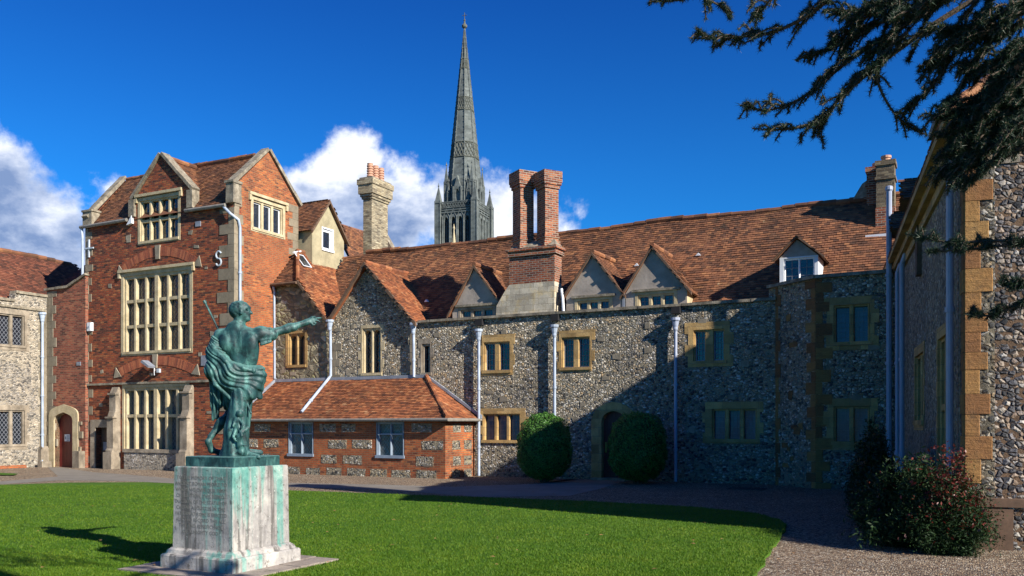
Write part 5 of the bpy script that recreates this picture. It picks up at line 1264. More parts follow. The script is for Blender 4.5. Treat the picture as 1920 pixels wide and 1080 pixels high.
# fallen leaves
lf = MB(); rr = random.Random(4)
for q_ in range(330):
    dd2 = rr.uniform(10.5, 20); XX = rr.uniform(-.55, .3)*dd2
    if q_ > 90: dd2 = rr.uniform(10.3, 26); XX = rr.uniform(-.1, .53)*dd2
    x, y = cam_to_local(XX, dd2); onl = inpoly((x, y), lawn_poly); zo = 0 if onl else -.06
    if (q_ > 90 and onl) or y > -.6: continue
    s = rr.uniform(.02, .045); a = rr.uniform(0, 6.28); c_, s_ = math.cos(a)*s, math.sin(a)*s
    lf.face([(x-c_, y-s_, .075+zo), (x+s_*.6, y-c_*.6, .085+zo), (x+c_, y+s_, .078+zo), (x-s_*.6, y+c_*.6, .082+zo)])
M['deadleaf'] = plain('fallen_leaf', (.30, .16, .06), .8, .3, 3)
o = structure('fallen_leaves', lf, M['deadleaf'], MAIN, kind='stuff'); o['label'] = 'small brown leaves fallen on the lawn and gravel'; o['category'] = 'leaves'
# drain cover in the gravel
x, y = GP(1400, 917); dc = Thing('drain_cover', 'dark square drain cover set in the gravel before the shaded wall', 'drain cover', MAIN, (x, y, 0))
mb = MB(); mb.box(x-.5, x+.5, y-.35, y+.35, .002, .02)
for k in range(6): mb.box(x-.44+k*.16, x-.38+k*.16, y-.3, y+.3, .02, .028)
mb.build('cover_plate', M['black'], dc)

# ================================================================== CLIPPED BUSHES
def leaf_mat(name, cols, tr=.25, rough=.45, spec=.4):
    m, n, b = new_mat(name); oc = objc(n); r = n.n('ShaderNodeNewGeometry').outputs['Random Per Island']
    col = n.ramp(n.math('ADD', n.math('MULTIPLY', r, .6), n.math('MULTIPLY', n.noise(oc, 2.2, 5, .7), .4)), cols)
    setp(n, b, Base__Color=col, Roughness=rough, Specular__IOR__Level=spec)
    t = n.n('ShaderNodeBsdfTranslucent', Color=col); mixs = n.n('ShaderNodeMixShader', Fac=tr, i1=b.outputs[0], i2=t.outputs[0])
    o = [x for x in n.t.nodes if x.type == 'OUTPUT_MATERIAL'][0]; n.link(mixs.outputs[0], o.inputs[0]); return m
M['box_leaf'] = leaf_mat('clipped_bush_leaf', [(.2, (.03, .10, .015)), (.5, (.07, .19, .03)), (.8, (.12, .27, .05)), (1, (.19, .35, .08))])
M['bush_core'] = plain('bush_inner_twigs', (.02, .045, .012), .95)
M['bark'] = plain('grey_brown_bark', (.09, .065, .045), .95, .4, 8, bumpd=.02)
def leaves(P, Nn, size, rs, spread=.6, asp=.5):
    n = len(P); t = rs.normal(size=(n, 3)); nn = Nn+rs.normal(size=(n, 3))*spread; nn /= np.linalg.norm(nn, axis=1)[:, None]
    t -= (t*nn).sum(1)[:, None]*nn; t /= np.linalg.norm(t, axis=1)[:, None]; b = np.cross(nn, t); s = (size*(.6+.8*rs.rand(n)))[:, None]
    V = np.stack([P-t*s, P+b*s*asp, P+t*s, P-b*s*asp], 1)
    return V.reshape(-1, 3), np.arange(4*n).reshape(-1, 4)
def clipped(px, pyt, pyb, wpx, label, seed):
    x, y = GP(px, pyb-1); y += .0; dep = (Matrix(MAIN) @ Vector((x, y, 0))).y
    zt = EYE+(HY-pyt)*dep/FPX; rw = wpx/2*dep/FPX
    t = Thing('clipped_bush', label, 'bush', MAIN, (x, y, 0), 'clipped egg shaped bushes either side of the door')
    rs = np.random.RandomState(seed); zc = zt*.47; n = 26000
    u_ = rs.normal(size=(n, 3)); u_ /= np.linalg.norm(u_, axis=1)[:, None]
    def surf(u_):
        z = u_[:, 2]; r = np.ones(len(z))
        up = z > 0
        hz = np.where(up, zt-zc, zc-.12)
        sup = (np.abs(u_)**2.5).sum(1)**(-1/2.5)
        bumpy = 1+.05*np.sin(u_[:, 0]*9+seed)*np.sin(u_[:, 1]*8+u_[:, 2]*11)+.02*np.sin(u_[:, 0]*23+u_[:, 2]*19)
        return np.stack([u_[:, 0]*rw*sup*bumpy, u_[:, 1]*rw*sup*bumpy, zc+z*hz*sup*bumpy], 1)
    S = surf(u_); dpt = rs.rand(n)**2*.10-.015-.07*(rs.rand(n) < .05)*rs.rand(n); P = S-u_*dpt[:, None]
    V, Fc = leaves(P, u_, .026, rs, .55)
    np_mesh('foliage', V, Fc, M['box_leaf'], t)
    # inner core
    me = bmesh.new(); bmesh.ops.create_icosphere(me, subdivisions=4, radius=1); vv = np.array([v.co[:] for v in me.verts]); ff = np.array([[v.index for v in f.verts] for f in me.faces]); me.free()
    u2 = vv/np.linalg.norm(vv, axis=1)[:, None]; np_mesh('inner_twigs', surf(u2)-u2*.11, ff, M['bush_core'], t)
    mb = MB(); 
    rr = random.Random(seed)
    for k in range(5): a = k*1.26; mb.tube([(x+.1*math.cos(a), y+.1*math.sin(a), -.02), (x+.25*math.cos(a+.4), y+.25*math.sin(a+.4), .45)], .045, 7)
    mb.build('stem', M['bark'], t)
clipped(1021, 777, 905, 96, 'clipped egg shaped bush in front of the lower three light window, left of the door', 11)
clipped(1196, 775, 908, 102, 'clipped egg shaped bush half hiding the round headed door', 12)

# ================================================================== SHRUBS AT THE WING
def spray_shrub(name, label, x0, x1, y0, y1, H, mats, n, seed, size, droop=.5, redtop=0.):
    'arching stems with leaves set along them; drawn on the WING grid'
    cx_, cy_ = (x0+x1)/2, (y0+y1)/2; t = Thing(name, label, 'shrub', WING, (cx_, cy_, 0)); rs = np.random.RandomState(seed); rr = random.Random(seed)
    P = []; Nn = []; P2 = []; N2 = []; mb = MB()
    for s in range(n):
        bx, by = rr.uniform(x0, x1)*.5+cx_*.5, rr.uniform(y0, y1)*.5+cy_*.5
        tx, ty_ = rr.uniform(x0, x1), rr.uniform(y0, y1); e = 1-((tx-cx_)/(x1-x0)*2)**2*.45-((ty_-cy_)/(y1-y0)*2)**2*.35
        if rr.random() < .16: tx += rr.gauss(0, (x1-x0)*.16); ty_ += rr.gauss(0, (y1-y0)*.12)
        e *= .78+.5*noise.noise(Vector((tx*1.7, ty_*1.3, seed)))+.12*math.sin(tx*3+seed)
        h_ = H*rr.uniform(.3, 1.05)*max(.2, e)*1.12; pts = []
        for k in range(9):
            f = k/8; zz_ = h_*(math.sin(min(1, f*1.25)*math.pi/2))-droop*h_*max(0, f-.65)**1.3*1.5
            pts.append(Vector((bx+(tx-bx)*f**1.2, by+(ty_-by)*f**1.2, zz_)))
        if s % 12 == 0: mb.tube(pts[:6], .004, 4, r1=.0015)
        for k in range(1, 9):
            for q in range(9):
                f = rr.random(); p = pts[k-1].lerp(pts[k], f)+Vector((rr.gauss(0, .05), rr.gauss(0, .05), rr.gauss(0, .045)))
                (P2 if rr.random() < redtop*(p.z/H)**2*1.6 else P).append(p[:])
    P = np.array(P); nn = rs.normal(size=P.shape)+np.array([0, 0, .8]); nn /= np.linalg.norm(nn, axis=1)[:, None]
    V, Fc = leaves(P, nn, size, rs, .5, .3); np_mesh('foliage', V, Fc, M[mats[0]], t)
    if P2:
        P = np.array(P2); nn = rs.normal(size=P.shape)+np.array([0, 0, .8]); nn /= np.linalg.norm(nn, axis=1)[:, None]
        V, Fc = leaves(P, nn, size*1.1, rs, .5, .45); np_mesh('red_foliage', V, Fc, M[mats[1]], t)
    mb.build('stems', M['bark'], t); return t
M['dark_leaf'] = leaf_mat('dark_evergreen_leaf', [(.2, (.006, .018, .006)), (.6, (.015, .04, .012)), (1, (.035, .075, .02))])
M['mid_leaf'] = leaf_mat('arching_shrub_leaf', [(.2, (.007, .02, .006)), (.55, (.016, .042, .01)), (1, (.04, .08, .022))], .2, .65, .25)
M['red_leaf'] = leaf_mat('red_shrub_leaf', [(.2, (.05, .008, .007)), (.6, (.14, .018, .012)), (1, (.24, .06, .025))])
spray_shrub('dark_evergreen_shrub', 'tall dark green shrub against the near wing side wall', -.95, -.08, -.2, 4.2, 1.75, ('dark_leaf',), 1700, 5, .04)
spray_shrub('arching_green_shrub', 'low arching bright green shrub spilling onto the gravel by the wing corner', -1.05, .35, -1.1, 1.4, 1.5, ('mid_leaf', 'red_leaf'), 1300, 6, .034, 1.0, .07)
spray_shrub('red_leaved_shrub', 'red leaved shrub growing up the ochre corner stones', -.75, .45, -.8, -.05, 1.8, ('mid_leaf', 'red_leaf'), 460, 7, .024, .9, .6)

# ================================================================== CEDAR
M['needle'] = leaf_mat('cedar_needles', [(.2, (.008, .022, .012)), (.6, (.02, .045, .022)), (1, (.045, .075, .03))], .15, .5, .3)
ced = Thing('cedar_tree', 'dark cedar tree reaching its drooping sprays into the top right of the view', 'tree', WORLD, (7.2, -1.6, 0))
rr = random.Random(21); rs = np.random.RandomState(21)
mb = MB(); mb.tube([(7.2, -1.6, -.2), (7.15, -1.55, 2), (7.25, -1.5, 5), (7.2, -1.6, 9), (7.3, -1.5, 13)], [.55, .42, .36, .24, .08], 14); mb.build('trunk', M['bark'], ced)
def cp(px, py, d): return Vector(((px-CX)*d/FPX, d, EYE+(HY-py)*d/FPX))
twigs = []   # (polyline, density)
limb = MB(); wood = MB()
def smooth(pts, m=5):
    out_ = []
    for i in range(len(pts)-1):
        p0 = pts[max(i-1, 0)]; p1 = pts[i]; p2 = pts[i+1]; p3 = pts[min(i+2, len(pts)-1)]
        for k in range(m):
            t = k/m; out_.append(.5*((2*p1)+(-p0+p2)*t+(2*p0-5*p1+4*p2-p3)*t*t+(-p0+3*p1-3*p2+p3)*t**3))
    return out_+[pts[-1]]
def spray(pts, r0, subs, lsub, seed, level=0):
    'pts run from the tip back to the wood'
    rg = random.Random(seed); q = smooth([Vector(p) for p in pts]); L = sum((q[i+1]-q[i]).length for i in range(len(q)-1))
    (limb if r0 > .02 else wood).tube(q, .004, 5, r1=r0)
    twigs.append(q)
    if subs:
        for s in range(subs):
            f = rg.uniform(.06, .97); i = min(int(f*(len(q)-1)), len(q)-2); p = q[i].lerp(q[i+1], f*(len(q)-1)-i)
            t = (q[i]-q[i+1]).normalized(); side = Vector((t.y, -t.x, 0)); side = side.normalized() if side.length > .1 else Vector((1, 0, 0))
            sg = rg.choice((-1, 1)); l = lsub*rg.uniform(.35, 1.)*(.5+.7*f)
            dirv = (t*rg.uniform(.7, 1.3)+side*sg*rg.uniform(.25, .9)+Vector((0, 0, rg.uniform(-.6, .25)))).normalized()
            e = p+dirv*l; m_ = p.lerp(e, .5)+Vector((0, 0, rg.uniform(.0, .05)))
            spray([e, m_, p], .006, int(l*9) if level < 1 else 0, lsub*.42, rg.random(), level+1)
D0 = 5.4
def S(lst, d0, d1, r0, subs, ls, seed):
    n_ = len(lst); subs = int(subs*1.9); spray([cp(px, py, d0+(d1-d0)*k/(n_-1)) for k, (px, py) in enumerate(lst)], r0, subs, ls, seed)
S([(1297, 72), (1355, 72), (1400, 68), (1450, 60), (1510, 32), (1580, -20), (1680, -90)], 5.6, 5.2, .016, 16, .26, 1)
S([(1387, 197), (1430, 207), (1480, 196), (1530, 165), (1590, 115), (1660, 70), (1740, 20), (1830, -30)], 5.5, 5.1, .018, 20, .26, 2)
S([(1410, 241), (1470, 243), (1535, 228), (1575, 185), (1625, 140), (1690, 90), (1760, 40), (1860, -20)], 5.4, 5.0, .018, 20, .24, 3)
S([(1546, 270), (1535, 245), (1548, 222)], 5.4, 5.4, .006, 3, .12, 4)
S([(1362, 18), (1340, 5), (1320, -10), (1350, -60)], 5.8, 5.8, .01, 6, .2, 5)
S([(1218, 3), (1250, 2), (1290, -4), (1340, -30)], 5.9, 5.9, .01, 6, .16, 6)
S([(1420, 30), (1440, 5), (1470, -30)], 5.6, 5.5, .01, 6, .2, 7)
S([(1735, 252), (1700, 235), (1668, 200), (1645, 150), (1650, 110), (1700, 60)], 5.2, 5.1, .01, 12, .17, 8)
S([(1690, 215), (1720, 190), (1755, 150), (1790, 100), (1830, 40), (1880, -30)], 5.1, 4.9, .012, 16, .2, 9)
S([(1745, 130), (1775, 90), (1800, 40), (1850, -20)], 5.2, 5., .01, 12, .2, 10)
S([(1765, 205), (1800, 170), (1830, 120), (1870, 60), (1930, 0)], 5., 4.8, .014, 18, .22, 11)
S([(1770, 290), (1800, 265), (1840, 230), (1885, 180), (1950, 120)], 4.9, 4.7, .014, 22, .22, 12)
S([(1775, 345), (1805, 315), (1840, 290), (1885, 255), (1960, 200)], 4.9, 4.6, .012, 22, .2, 13)
S([(1800, 350), (1835, 330), (1870, 300), (1930, 270), (2000, 240)], 4.8, 4.6, .012, 18, .18, 14)
S([(1560, 20), (1600, 30), (1660, 10), (1720, -10), (1800, -40)], 5.3, 5., .014, 18, .26, 15)
S([(1580, 90), (1620, 60), (1680, 30), (1740, 0), (1800, -40)], 5.3, 5., .014, 20, .26, 16)
S([(1760, 60), (1820, 70), (1880, 60), (1960, 30)], 5., 4.8, .016, 22, .24, 17)
S([(1810, 130), (1860, 130), (1910, 110), (1980, 90)], 4.9, 4.7, .014, 22, .24, 18)
S([(1830, 200), (1870, 190), (1920, 170), (1990, 150)], 4.9, 4.7, .014, 22, .24, 19)
S([(1745, 225), (1790, 212), (1840, 205), (1900, 190), (1980, 170)], 4.95, 4.7, .012, 20, .2, 31)
S([(1760, 255), (1810, 240), (1860, 225), (1920, 205), (1990, 180)], 4.9, 4.7, .012, 20, .2, 32)
S([(1700, 438), (1740, 448), (1790, 455), (1850, 452), (1925, 450), (2010, 440)], 4.9, 4.5, .011, 12, .09, 20)
S([(1738, 470), (1790, 470), (1850, 464), (1925, 455), (2010, 440)], 4.8, 4.5, .009, 10, .07, 21)
S([(1810, 588), (1850, 592), (1890, 580), (1930, 565), (2010, 540)], 4.7, 4.5, .009, 12, .09, 22)
S([(1885, 535), (1910, 540), (1940, 530), (2010, 520)], 4.6, 4.5, .009, 8, .09, 23)
S([(1620, 120), (1655, 85), (1700, 45), (1760, 10), (1850, -40)], 5.2, 5., .012, 18, .2, 24)
S([(1500, 110), (1545, 95), (1590, 60), (1640, 20), (1700, -30)], 5.4, 5.1, .012, 16, .2, 25)
for k, (px, py) in enumerate(((1740, -10), (1860, 20), (1900, 150), (1820, 60), (1880, 90), (1900, 220), (1840, 160), (1860, 200), (1880, 240), (1845, 250), (1900, 180), (1820, 290))):
    S([(px-60, py+40), (px, py+15), (px+70, py-20), (px+150, py-60)], 4.9, 4.7, .01, 16, .22, 40+k)
# boughs that carry them back to the trunk
for a in ([cp(1680, -90, 5.2), Vector((3.4, 3.2, 5.6)), Vector((5.4, .9, 6.2)), Vector((7.1, -1.5, 6.6))], [cp(1860, -20, 5.0), Vector((4.0, 2.8, 4.9)), Vector((5.8, .6, 5.4)), Vector((7.1, -1.5, 5.6))],
          [cp(2000, 240, 4.6), Vector((4.6, 2.4, 3.9)), Vector((7.1, -1.5, 4.3))], [cp(2010, 440, 4.5), Vector((4.6, 2.6, 3.1)), Vector((7.0, -1.5, 3.4))], [cp(2010, 540, 4.5), Vector((4.4, 2.9, 2.6)), Vector((7.0, -1.5, 2.9))],
          [cp(1960, 30, 4.8), Vector((4.4, 2.4, 4.4)), Vector((7.1, -1.5, 4.9))]):
    limb.tube(smooth(a), .025, 8, r1=.09)
# upper sprays above the frame (they dapple the near lawn)
for k in range(7):
    a = Vector((-.6+k*.35, 4.3+.3*math.sin(k*2.1), 6.6+.5*math.sin(k*1.3))); b = Vector((2.8+.3*k, 2.4, 6.9)); 
    spray([a, a.lerp(b, .35)+Vector((0, 0, .15)), a.lerp(b, .7)+Vector((0, 0, .2)), b], .03, 14, .45, 60+k)
limb.build('limb', M['bark'], ced); wood.build('twigs', M['bark'], ced)
# needle rosettes along every twig
P = []; T_ = []
for q in twigs:
    for i in range(len(q)-1):
        L = (q[i+1]-q[i]).length; m_ = max(1, int(L/.011)); t = (q[i]-q[i+1]).normalized()
        for k in range(m_): P.append(q[i].lerp(q[i+1], (k+rr.random())/m_)[:]); T_.append(t[:])
P = np.array(P); T_ = np.array(T_); K = 12
P = np.repeat(P, K, 0)+rs.normal(size=(len(P)*K, 3))*.004; T_ = np.repeat(T_, K, 0); n = len(P)
dv = rs.normal(size=(n, 3)); dv /= np.linalg.norm(dv, axis=1)[:, None]; dv = dv+T_*.35; dv /= np.linalg.norm(dv, axis=1)[:, None]
sd_ = np.cross(dv, rs.normal(size=(n, 3))); sd_ /= np.linalg.norm(sd_, axis=1)[:, None]; ln = (.02+.02*rs.rand(n))[:, None]
V = np.stack([P-sd_*.0019, P+sd_*.0019, P+dv*ln], 1).reshape(-1, 3)
print('needles', n)
np_mesh('needles', V-np.array([7.2, -1.6, 0]), np.arange(3*n).reshape(-1, 3), M['needle'], ced)

# ================================================================== PLINTH
pbx, pby = GP(431, 1080); pside = 1.02
near = Vector(GP(435.6, 1035)); 
# near corner of the die from its height above ground .30 -> solve depth from its foot
dd_ = FPX*(EYE-.30)/(1035-HY); r_ = _ray(435.6); ncx, ncy = CAM.x+r_.x*dd_, CAM.y+r_.y*dd_
S_ = .99
x1_, y0_ = ncx, ncy; x0_ = x1_-S_; y1_ = y0_+S_
cxp, cyp = (x0_+x1_)/2, (y0_+y1_)/2
ped = Thing('statue_plinth', 'weathered limestone plinth streaked with green copper stains, carved with an inscription', 'plinth', MAIN, (cxp, cyp, 0))
def plinth_mat():
    m, n, b = new_mat('copper_stained_limestone'); oc = objc(n)
    base = n.ramp(n.noise(oc, 3, 8, .7), [(.3, (.19, .175, .17)), (.5, (.34, .315, .29)), (.68, (.52, .48, .42))])
    st = n.noise(n.mapping(oc, (4.6, 4.6, .26)), 1., 5, .6); st2 = n.noise(n.mapping(oc, (7.5, 7.5, .5), (3, 1, 0)), 1., 6, .65)
    zc = n.n('ShaderNodeSeparateXYZ', Vector=oc).outputs[2]
    up = n.n('ShaderNodeMapRange', Value=zc, i1=.15, i2=1.35, i3=-.05, i4=.07).outputs[0]
    g = n.ramp(n.math('ADD', st, up), [(.51, 0.), (.58, .75), (.72, .98)])
    col = n.mix(n.ramp(st2, [(.5, 0.), (.62, .85)]), base, (.075, .068, .06))
    gc = n.ramp(n.noise(oc, 5, 6, .7), [(.3, (.03, .15, .125)), (.5, (.10, .30, .25)), (.7, (.34, .50, .42))])
    col = n.mix(g, col, gc)
    li = n.noise(oc, 14, 6, .75); col = n.mix(n.ramp(li, [(.56, 0.), (.66, .8)]), col, (.06, .055, .045))
    col = n.mix(n.ramp(n.noise(oc, 22, 5, .7), [(.62, 0.), (.70, .7)]), col, (.58, .56, .50))
    setp(n, b, Base__Color=col, Roughness=.9); bump(n, b, n.math('ADD', li, n.math('MULTIPLY', n.noise(oc, 60, 3), .5)), .5, .015); return m
M['plinth'] = plinth_mat()
PZ = EYE-(877.5-HY)*dd_/FPX                     # top of the die
def lathe_sq(mb, cx, cy, prof):
    for (h0, z0), (h1, z1) in zip(prof[:-1], prof[1:]):
        a = [(-h0, -h0), (h0, -h0), (h0, h0), (-h0, h0)]; b = [(-h1, -h1), (h1, -h1), (h1, h1), (-h1, h1)]
        for k in range(4):
            j = (k+1) % 4; mb.face([(cx+a[k][0], cy+a[k][1], z0), (cx+a[j][0], cy+a[j][1], z0), (cx+b[j][0], cy+b[j][1], z1), (cx+b[k][0], cy+b[k][1], z1)])
    h, z = prof[-1]; mb.face([(cx-h, cy-h, z), (cx+h, cy-h, z), (cx+h, cy+h, z), (cx-h, cy+h, z)])
h = S_/2
mb = MB(); lathe_sq(mb, cxp, cyp, [(h+.10, -.05), (h+.10, .205), (h+.085, .225), (h+.06, .23), (h+.045, .27), (h+.012, .295), (h+.012, .30), (h-.02, .30)]); mb.build('base_moulding', M['plinth'], ped)
mb = MB(); lathe_sq(mb, cxp, cyp, [(h, .301), (h-.012, PZ-.012), (h-.024, PZ)]); die = mb.build('die', M['plinth'], ped)
for v_ in (): pass
txt = ['TO THE MEMORY OF THAT', 'ANCIENT ROMAN PEOPLE TO', 'WHOM WE OWE OUR FIRST', 'CIVILISATION, THIS REPRO-', 'DUCTION OF THE STATUE OF', 'CAESAR AUGUSTUS IN THE', 'VATICAN AT ROME IS ERECTED', 'ALSO TO RECORD THE ALL', 'THY AND BENEFICENCE', 'OF ALMIGHTY GOD']
M['letter'] = plain('cut_lettering', (.15, .145, .13), .95, .3, 20)
vsT = []; fsT = []
for i, s in enumerate(txt):
    cu = bpy.data.curves.new('line', 'FONT'); cu.body = s; cu.size = .062; cu.align_x = 'CENTER'; cu.extrude = .0015; cu.space_character = 1.08
    ot = bpy.data.objects.new('line', cu); C.objects.link(ot); dg = bpy.context.evaluated_depsgraph_get(); me = ot.evaluated_get(dg).to_mesh()
    wmax = max((v.co.x for v in me.vertices), default=.1)-min((v.co.x for v in me.vertices), default=0); sc_ = min(1., .86/wmax); k0 = len(vsT)
    zrow = PZ-.155-i*.0735
    for v in me.vertices: vsT.append((cxp+v.co.x*sc_-.03, y0_-.0005+.012*(zrow-.3)/(PZ-.3)+v.co.z, zrow+v.co.y))
    for p in me.polygons: fsT.append(tuple(k0+j for j in p.vertices))
    ot.evaluated_get(dg).to_mesh_clear(); bpy.data.objects.remove(ot)
mb = MB(); mb.shared(vsT, fsT); mb.build('inscription', M['letter'], ped, die, label='carved inscription in capital letters')
slab_ = Thing('paving_slabs', 'square of worn paving slabs around the foot of the plinth', 'paving', MAIN, (cxp, cyp, 0))
mb = MB(); rr = random.Random(8)
nS = 5; wS = (S_+.2+.7)/nS; ox, oy = cxp-wS*nS/2, cyp-wS*nS/2
for i in range(nS):
    for j in range(nS): mb.box(ox+i*wS+.006, ox+(i+1)*wS-.006, oy+j*wS+.006, oy+(j+1)*wS-.006, .02, .062+rr.uniform(-.004, .004))
M['slab'] = stone_mat('paving_stone', [(.20, .16, .13), (.28, .23, .19), (.36, .30, .25)], stain_amt=.4)
mb.build('slabs', M['slab'], slab_)

# ================================================================== STATUE
def surface_nets(f, org, h):
    s = f < 0; nx, ny, nz = f.shape
    acc = np.zeros((nx-1, ny-1, nz-1, 3)); cnt = np.zeros((nx-1, ny-1, nz-1))
    cs_ = [(0, 0, 0), (1, 0, 0), (0, 1, 0), (1, 1, 0), (0, 0, 1), (1, 0, 1), (0, 1, 1), (1, 1, 1)]
    def sub(a, c): return a[c[0]:nx-1+c[0], c[1]:ny-1+c[1], c[2]:nz-1+c[2]]
    for i in range(8):
        for j in range(i+1, 8):
            a, b = cs_[i], cs_[j]
            if sum(abs(a[k]-b[k]) for k in range(3)) != 1: continue
            fa, fb = sub(f, a), sub(f, b); m = sub(s, a) != sub(s, b); t = np.where(m, fa/(fa-fb+1e-12), 0)
            for k in range(3): acc[..., k] += np.where(m, a[k]+t*(b[k]-a[k]), 0)
            cnt += m
    act = cnt > 0; idx = np.full(cnt.shape, -1); idx[act] = np.arange(act.sum())
    I = np.argwhere(act); V = (I+acc[act]/cnt[act][:, None])*h+org
    Fs = []
    for ax in range(3):
        o1, o2 = [(1, 2), (2, 0), (0, 1)][ax]
        sl0 = [slice(1, n_-1) for n_ in f.shape]; sl0[ax] = slice(0, f.shape[ax]-1)
        A = s[tuple(sl0)]; sl1 = list(sl0); sl1[ax] = slice(1, f.shape[ax]); Bq = s[tuple(sl1)]
        for cond, flip in ((A & ~Bq, False), (~A & Bq, True)):
            p = np.argwhere(cond)
            if len(p) == 0: continue
            p = p+np.array([1 if k != ax else 0 for k in range(3)])
            def g(d1, d2): q = p.copy(); q[:, o1] -= d1; q[:, o2] -= d2; return idx[q[:, 0], q[:, 1], q[:, 2]]
            quad = np.stack([g(1, 1), g(0, 1), g(0, 0), g(1, 0)], 1); Fs.append(quad[:, ::-1] if flip else quad)
    return V, np.concatenate(Fs)
class SDF:
    def __init__(s, lo, hi, h):
        s.h = h; s.org = np.array(lo, float); n_ = [int((hi[k]-lo[k])/h)+2 for k in range(3)]
        g = np.meshgrid(*[lo[k]+h*np.arange(n_[k], dtype=np.float32) for k in range(3)], indexing='ij'); s.X, s.Y, s.Z = [a.astype(np.float32) for a in g]; s.f = np.full(s.X.shape, 9., np.float32)
    def _u(s, d, k): 
        if k <= 0: s.f = np.minimum(s.f, d)
        else: q = np.maximum(k-np.abs(s.f-d), 0)/k; s.f = np.minimum(s.f, d)-q*q*k*.25
    def _c(s, d, k): q = np.maximum(k-np.abs(s.f+d), 0)/k; s.f = np.maximum(s.f, -d)+q*q*k*.25
    def cap(s, a, b, ra, rb=None, k=.03, sub=False, flat=1.):
        rb = ra if rb is None else rb; a = np.array(a, np.float32); b = np.array(b, np.float32); ab = b-a; L = float((ab*ab).sum())+1e-9
        t = np.clip(((s.X-a[0])*ab[0]+(s.Y-a[1])*ab[1]+(s.Z-a[2])*ab[2])/L, 0, 1)
        d = np.sqrt((s.X-a[0]-t*ab[0])**2+((s.Y-a[1]-t*ab[1])/flat)**2+(s.Z-a[2]-t*ab[2])**2)-(ra+(rb-ra)*t)
        (s._c if sub else s._u)(d*(min(1, flat)), k); return s
    def ell(s, c, r, k=.03, sub=False, rot=0.):
        x, y, z = s.X-c[0], s.Y-c[1], s.Z-c[2]
        if rot: cr, sr_ = math.cos(rot), math.sin(rot); x, z = x*cr+z*sr_, -x*sr_+z*cr
        q = np.sqrt((x/r[0])**2+(y/r[1])**2+(z/r[2])**2); q2 = np.sqrt((x/r[0]**2)**2+(y/r[1]**2)**2+(z/r[2]**2)**2)+1e-6
        d = q*(q-1)/q2; (s._c if sub else s._u)(d, k); return s
    def mesh(s, name, mat, th, parent=None, it=1):
        V, Fc = surface_nets(s.f, s.org, s.h); o = np_mesh(name, V, Fc, mat, th, parent); o.data.polygons.foreach_set('use_smooth', [True]*len(o.data.polygons)); return o
def bronze_mat():
    m, n, b = new_mat('verdigris_bronze'); oc = objc(n)
    a = n.noise(oc, 5, 8, .7); st = n.noise(n.mapping(oc, (9, 9, 1.6)), 1., 6, .65); f = n.noise(oc, 40, 5, .7)
    col = n.ramp(a, [(.3, (.006, .022, .025)), (.46, (.012, .048, .050)), (.58, (.024, .085, .08)), (.75, (.085, .20, .175))])
    col = n.mix(n.ramp(st, [(.5, 0.), (.66, .8)]), col, (.10, .25, .22))
    col = n.mix(n.ramp(n.noise(oc, 9, 6, .7), [(.50, 0.), (.64, .85)]), col, (.008, .018, .020))
    geo = n.n('ShaderNodeNewGeometry'); nz_ = n.n('ShaderNodeSeparateXYZ', Vector=geo.outputs['Normal']).outputs[2]
    col = n.mix(n.math('MULTIPLY', n.ramp(n.math('ADD', nz_, n.math('MULTIPLY', n.math('SUBTRACT', f, .5), .6)), [(.45, 0.), (.95, .6)]), .8), col, (.18, .36, .32))
    setp(n, b, Base__Color=col, Roughness=.55, Metallic=.15, Specular__IOR__Level=.5); bump(n, b, n.math('ADD', a, n.math('MULTIPLY', f, .5)), .5, .008); return m
M['bronze'] = bronze_mat()
BH = .125
# bronze base plate: aligned with the plinth
pcorner = GP
st_w = (MAIN @ Vector((cxp, cyp, 0)))
SDp = st_w.y; sc_px = SDp/FPX                       # metres per photo pixel at the statue
feet_z = PZ+BH
def sp(px, py): return ((px-440)*sc_px, (858-py)*sc_px)
sX = (440-CX)*sc_px; 
stat = Thing('roman_emperor_statue', 'green bronze statue of a robed Roman man pointing right with outstretched arm, seen from behind', 'statue', WORLD, (sX, SDp, feet_z))
stat.base = Vector((0, 0, 0))
mb = MB(Matrix.Translation((-sX, -SDp, -feet_z)) @ MAIN)
bx0, bx1 = cxp-.37, cxp+.375; lathe_prof = [(.40, PZ), (.40, PZ+BH-.01), (.39, PZ+BH)]
lathe_sq(mb, cxp+.02, cyp, lathe_prof); mb.build('base_plate', M['bronze'], stat)
def P3(px, py, y=0.): a = sp(px, py); return (a[0], y, a[1])
h_ = .0115
g = SDF((-.55, -.40, -.03), (1.15, .45, 2.12), h_)
# --- standing leg (mostly behind the stump), trailing leg with raised heel
g.cap(P3(462, 712, .02), P3(458, 783, .06), .098, .068).cap(P3(458, 783, .06), P3(452, 840, .06), .066, .04).ell(P3(458, 800, .03), (.06, .065, .12))
g.cap(P3(454, 850, .02), P3(482, 853, .16), .042, .032, k=.04)
g.cap(P3(432, 715, .02), P3(430, 776, .10), .102, .07).cap(P3(430, 776, .10), P3(397, 823, -.05), .066, .037)
g.ell(P3(413, 797, .00), (.058, .06, .11), rot=-.6)
g.cap(P3(394, 832, -.07), P3(398, 848, -.02), .043, .036, k=.03).cap(P3(398, 848, -.02), P3(410, 852, .06), .038, .03).cap(P3(408, 854, .05), P3(414, 856, .1), .028, .016)
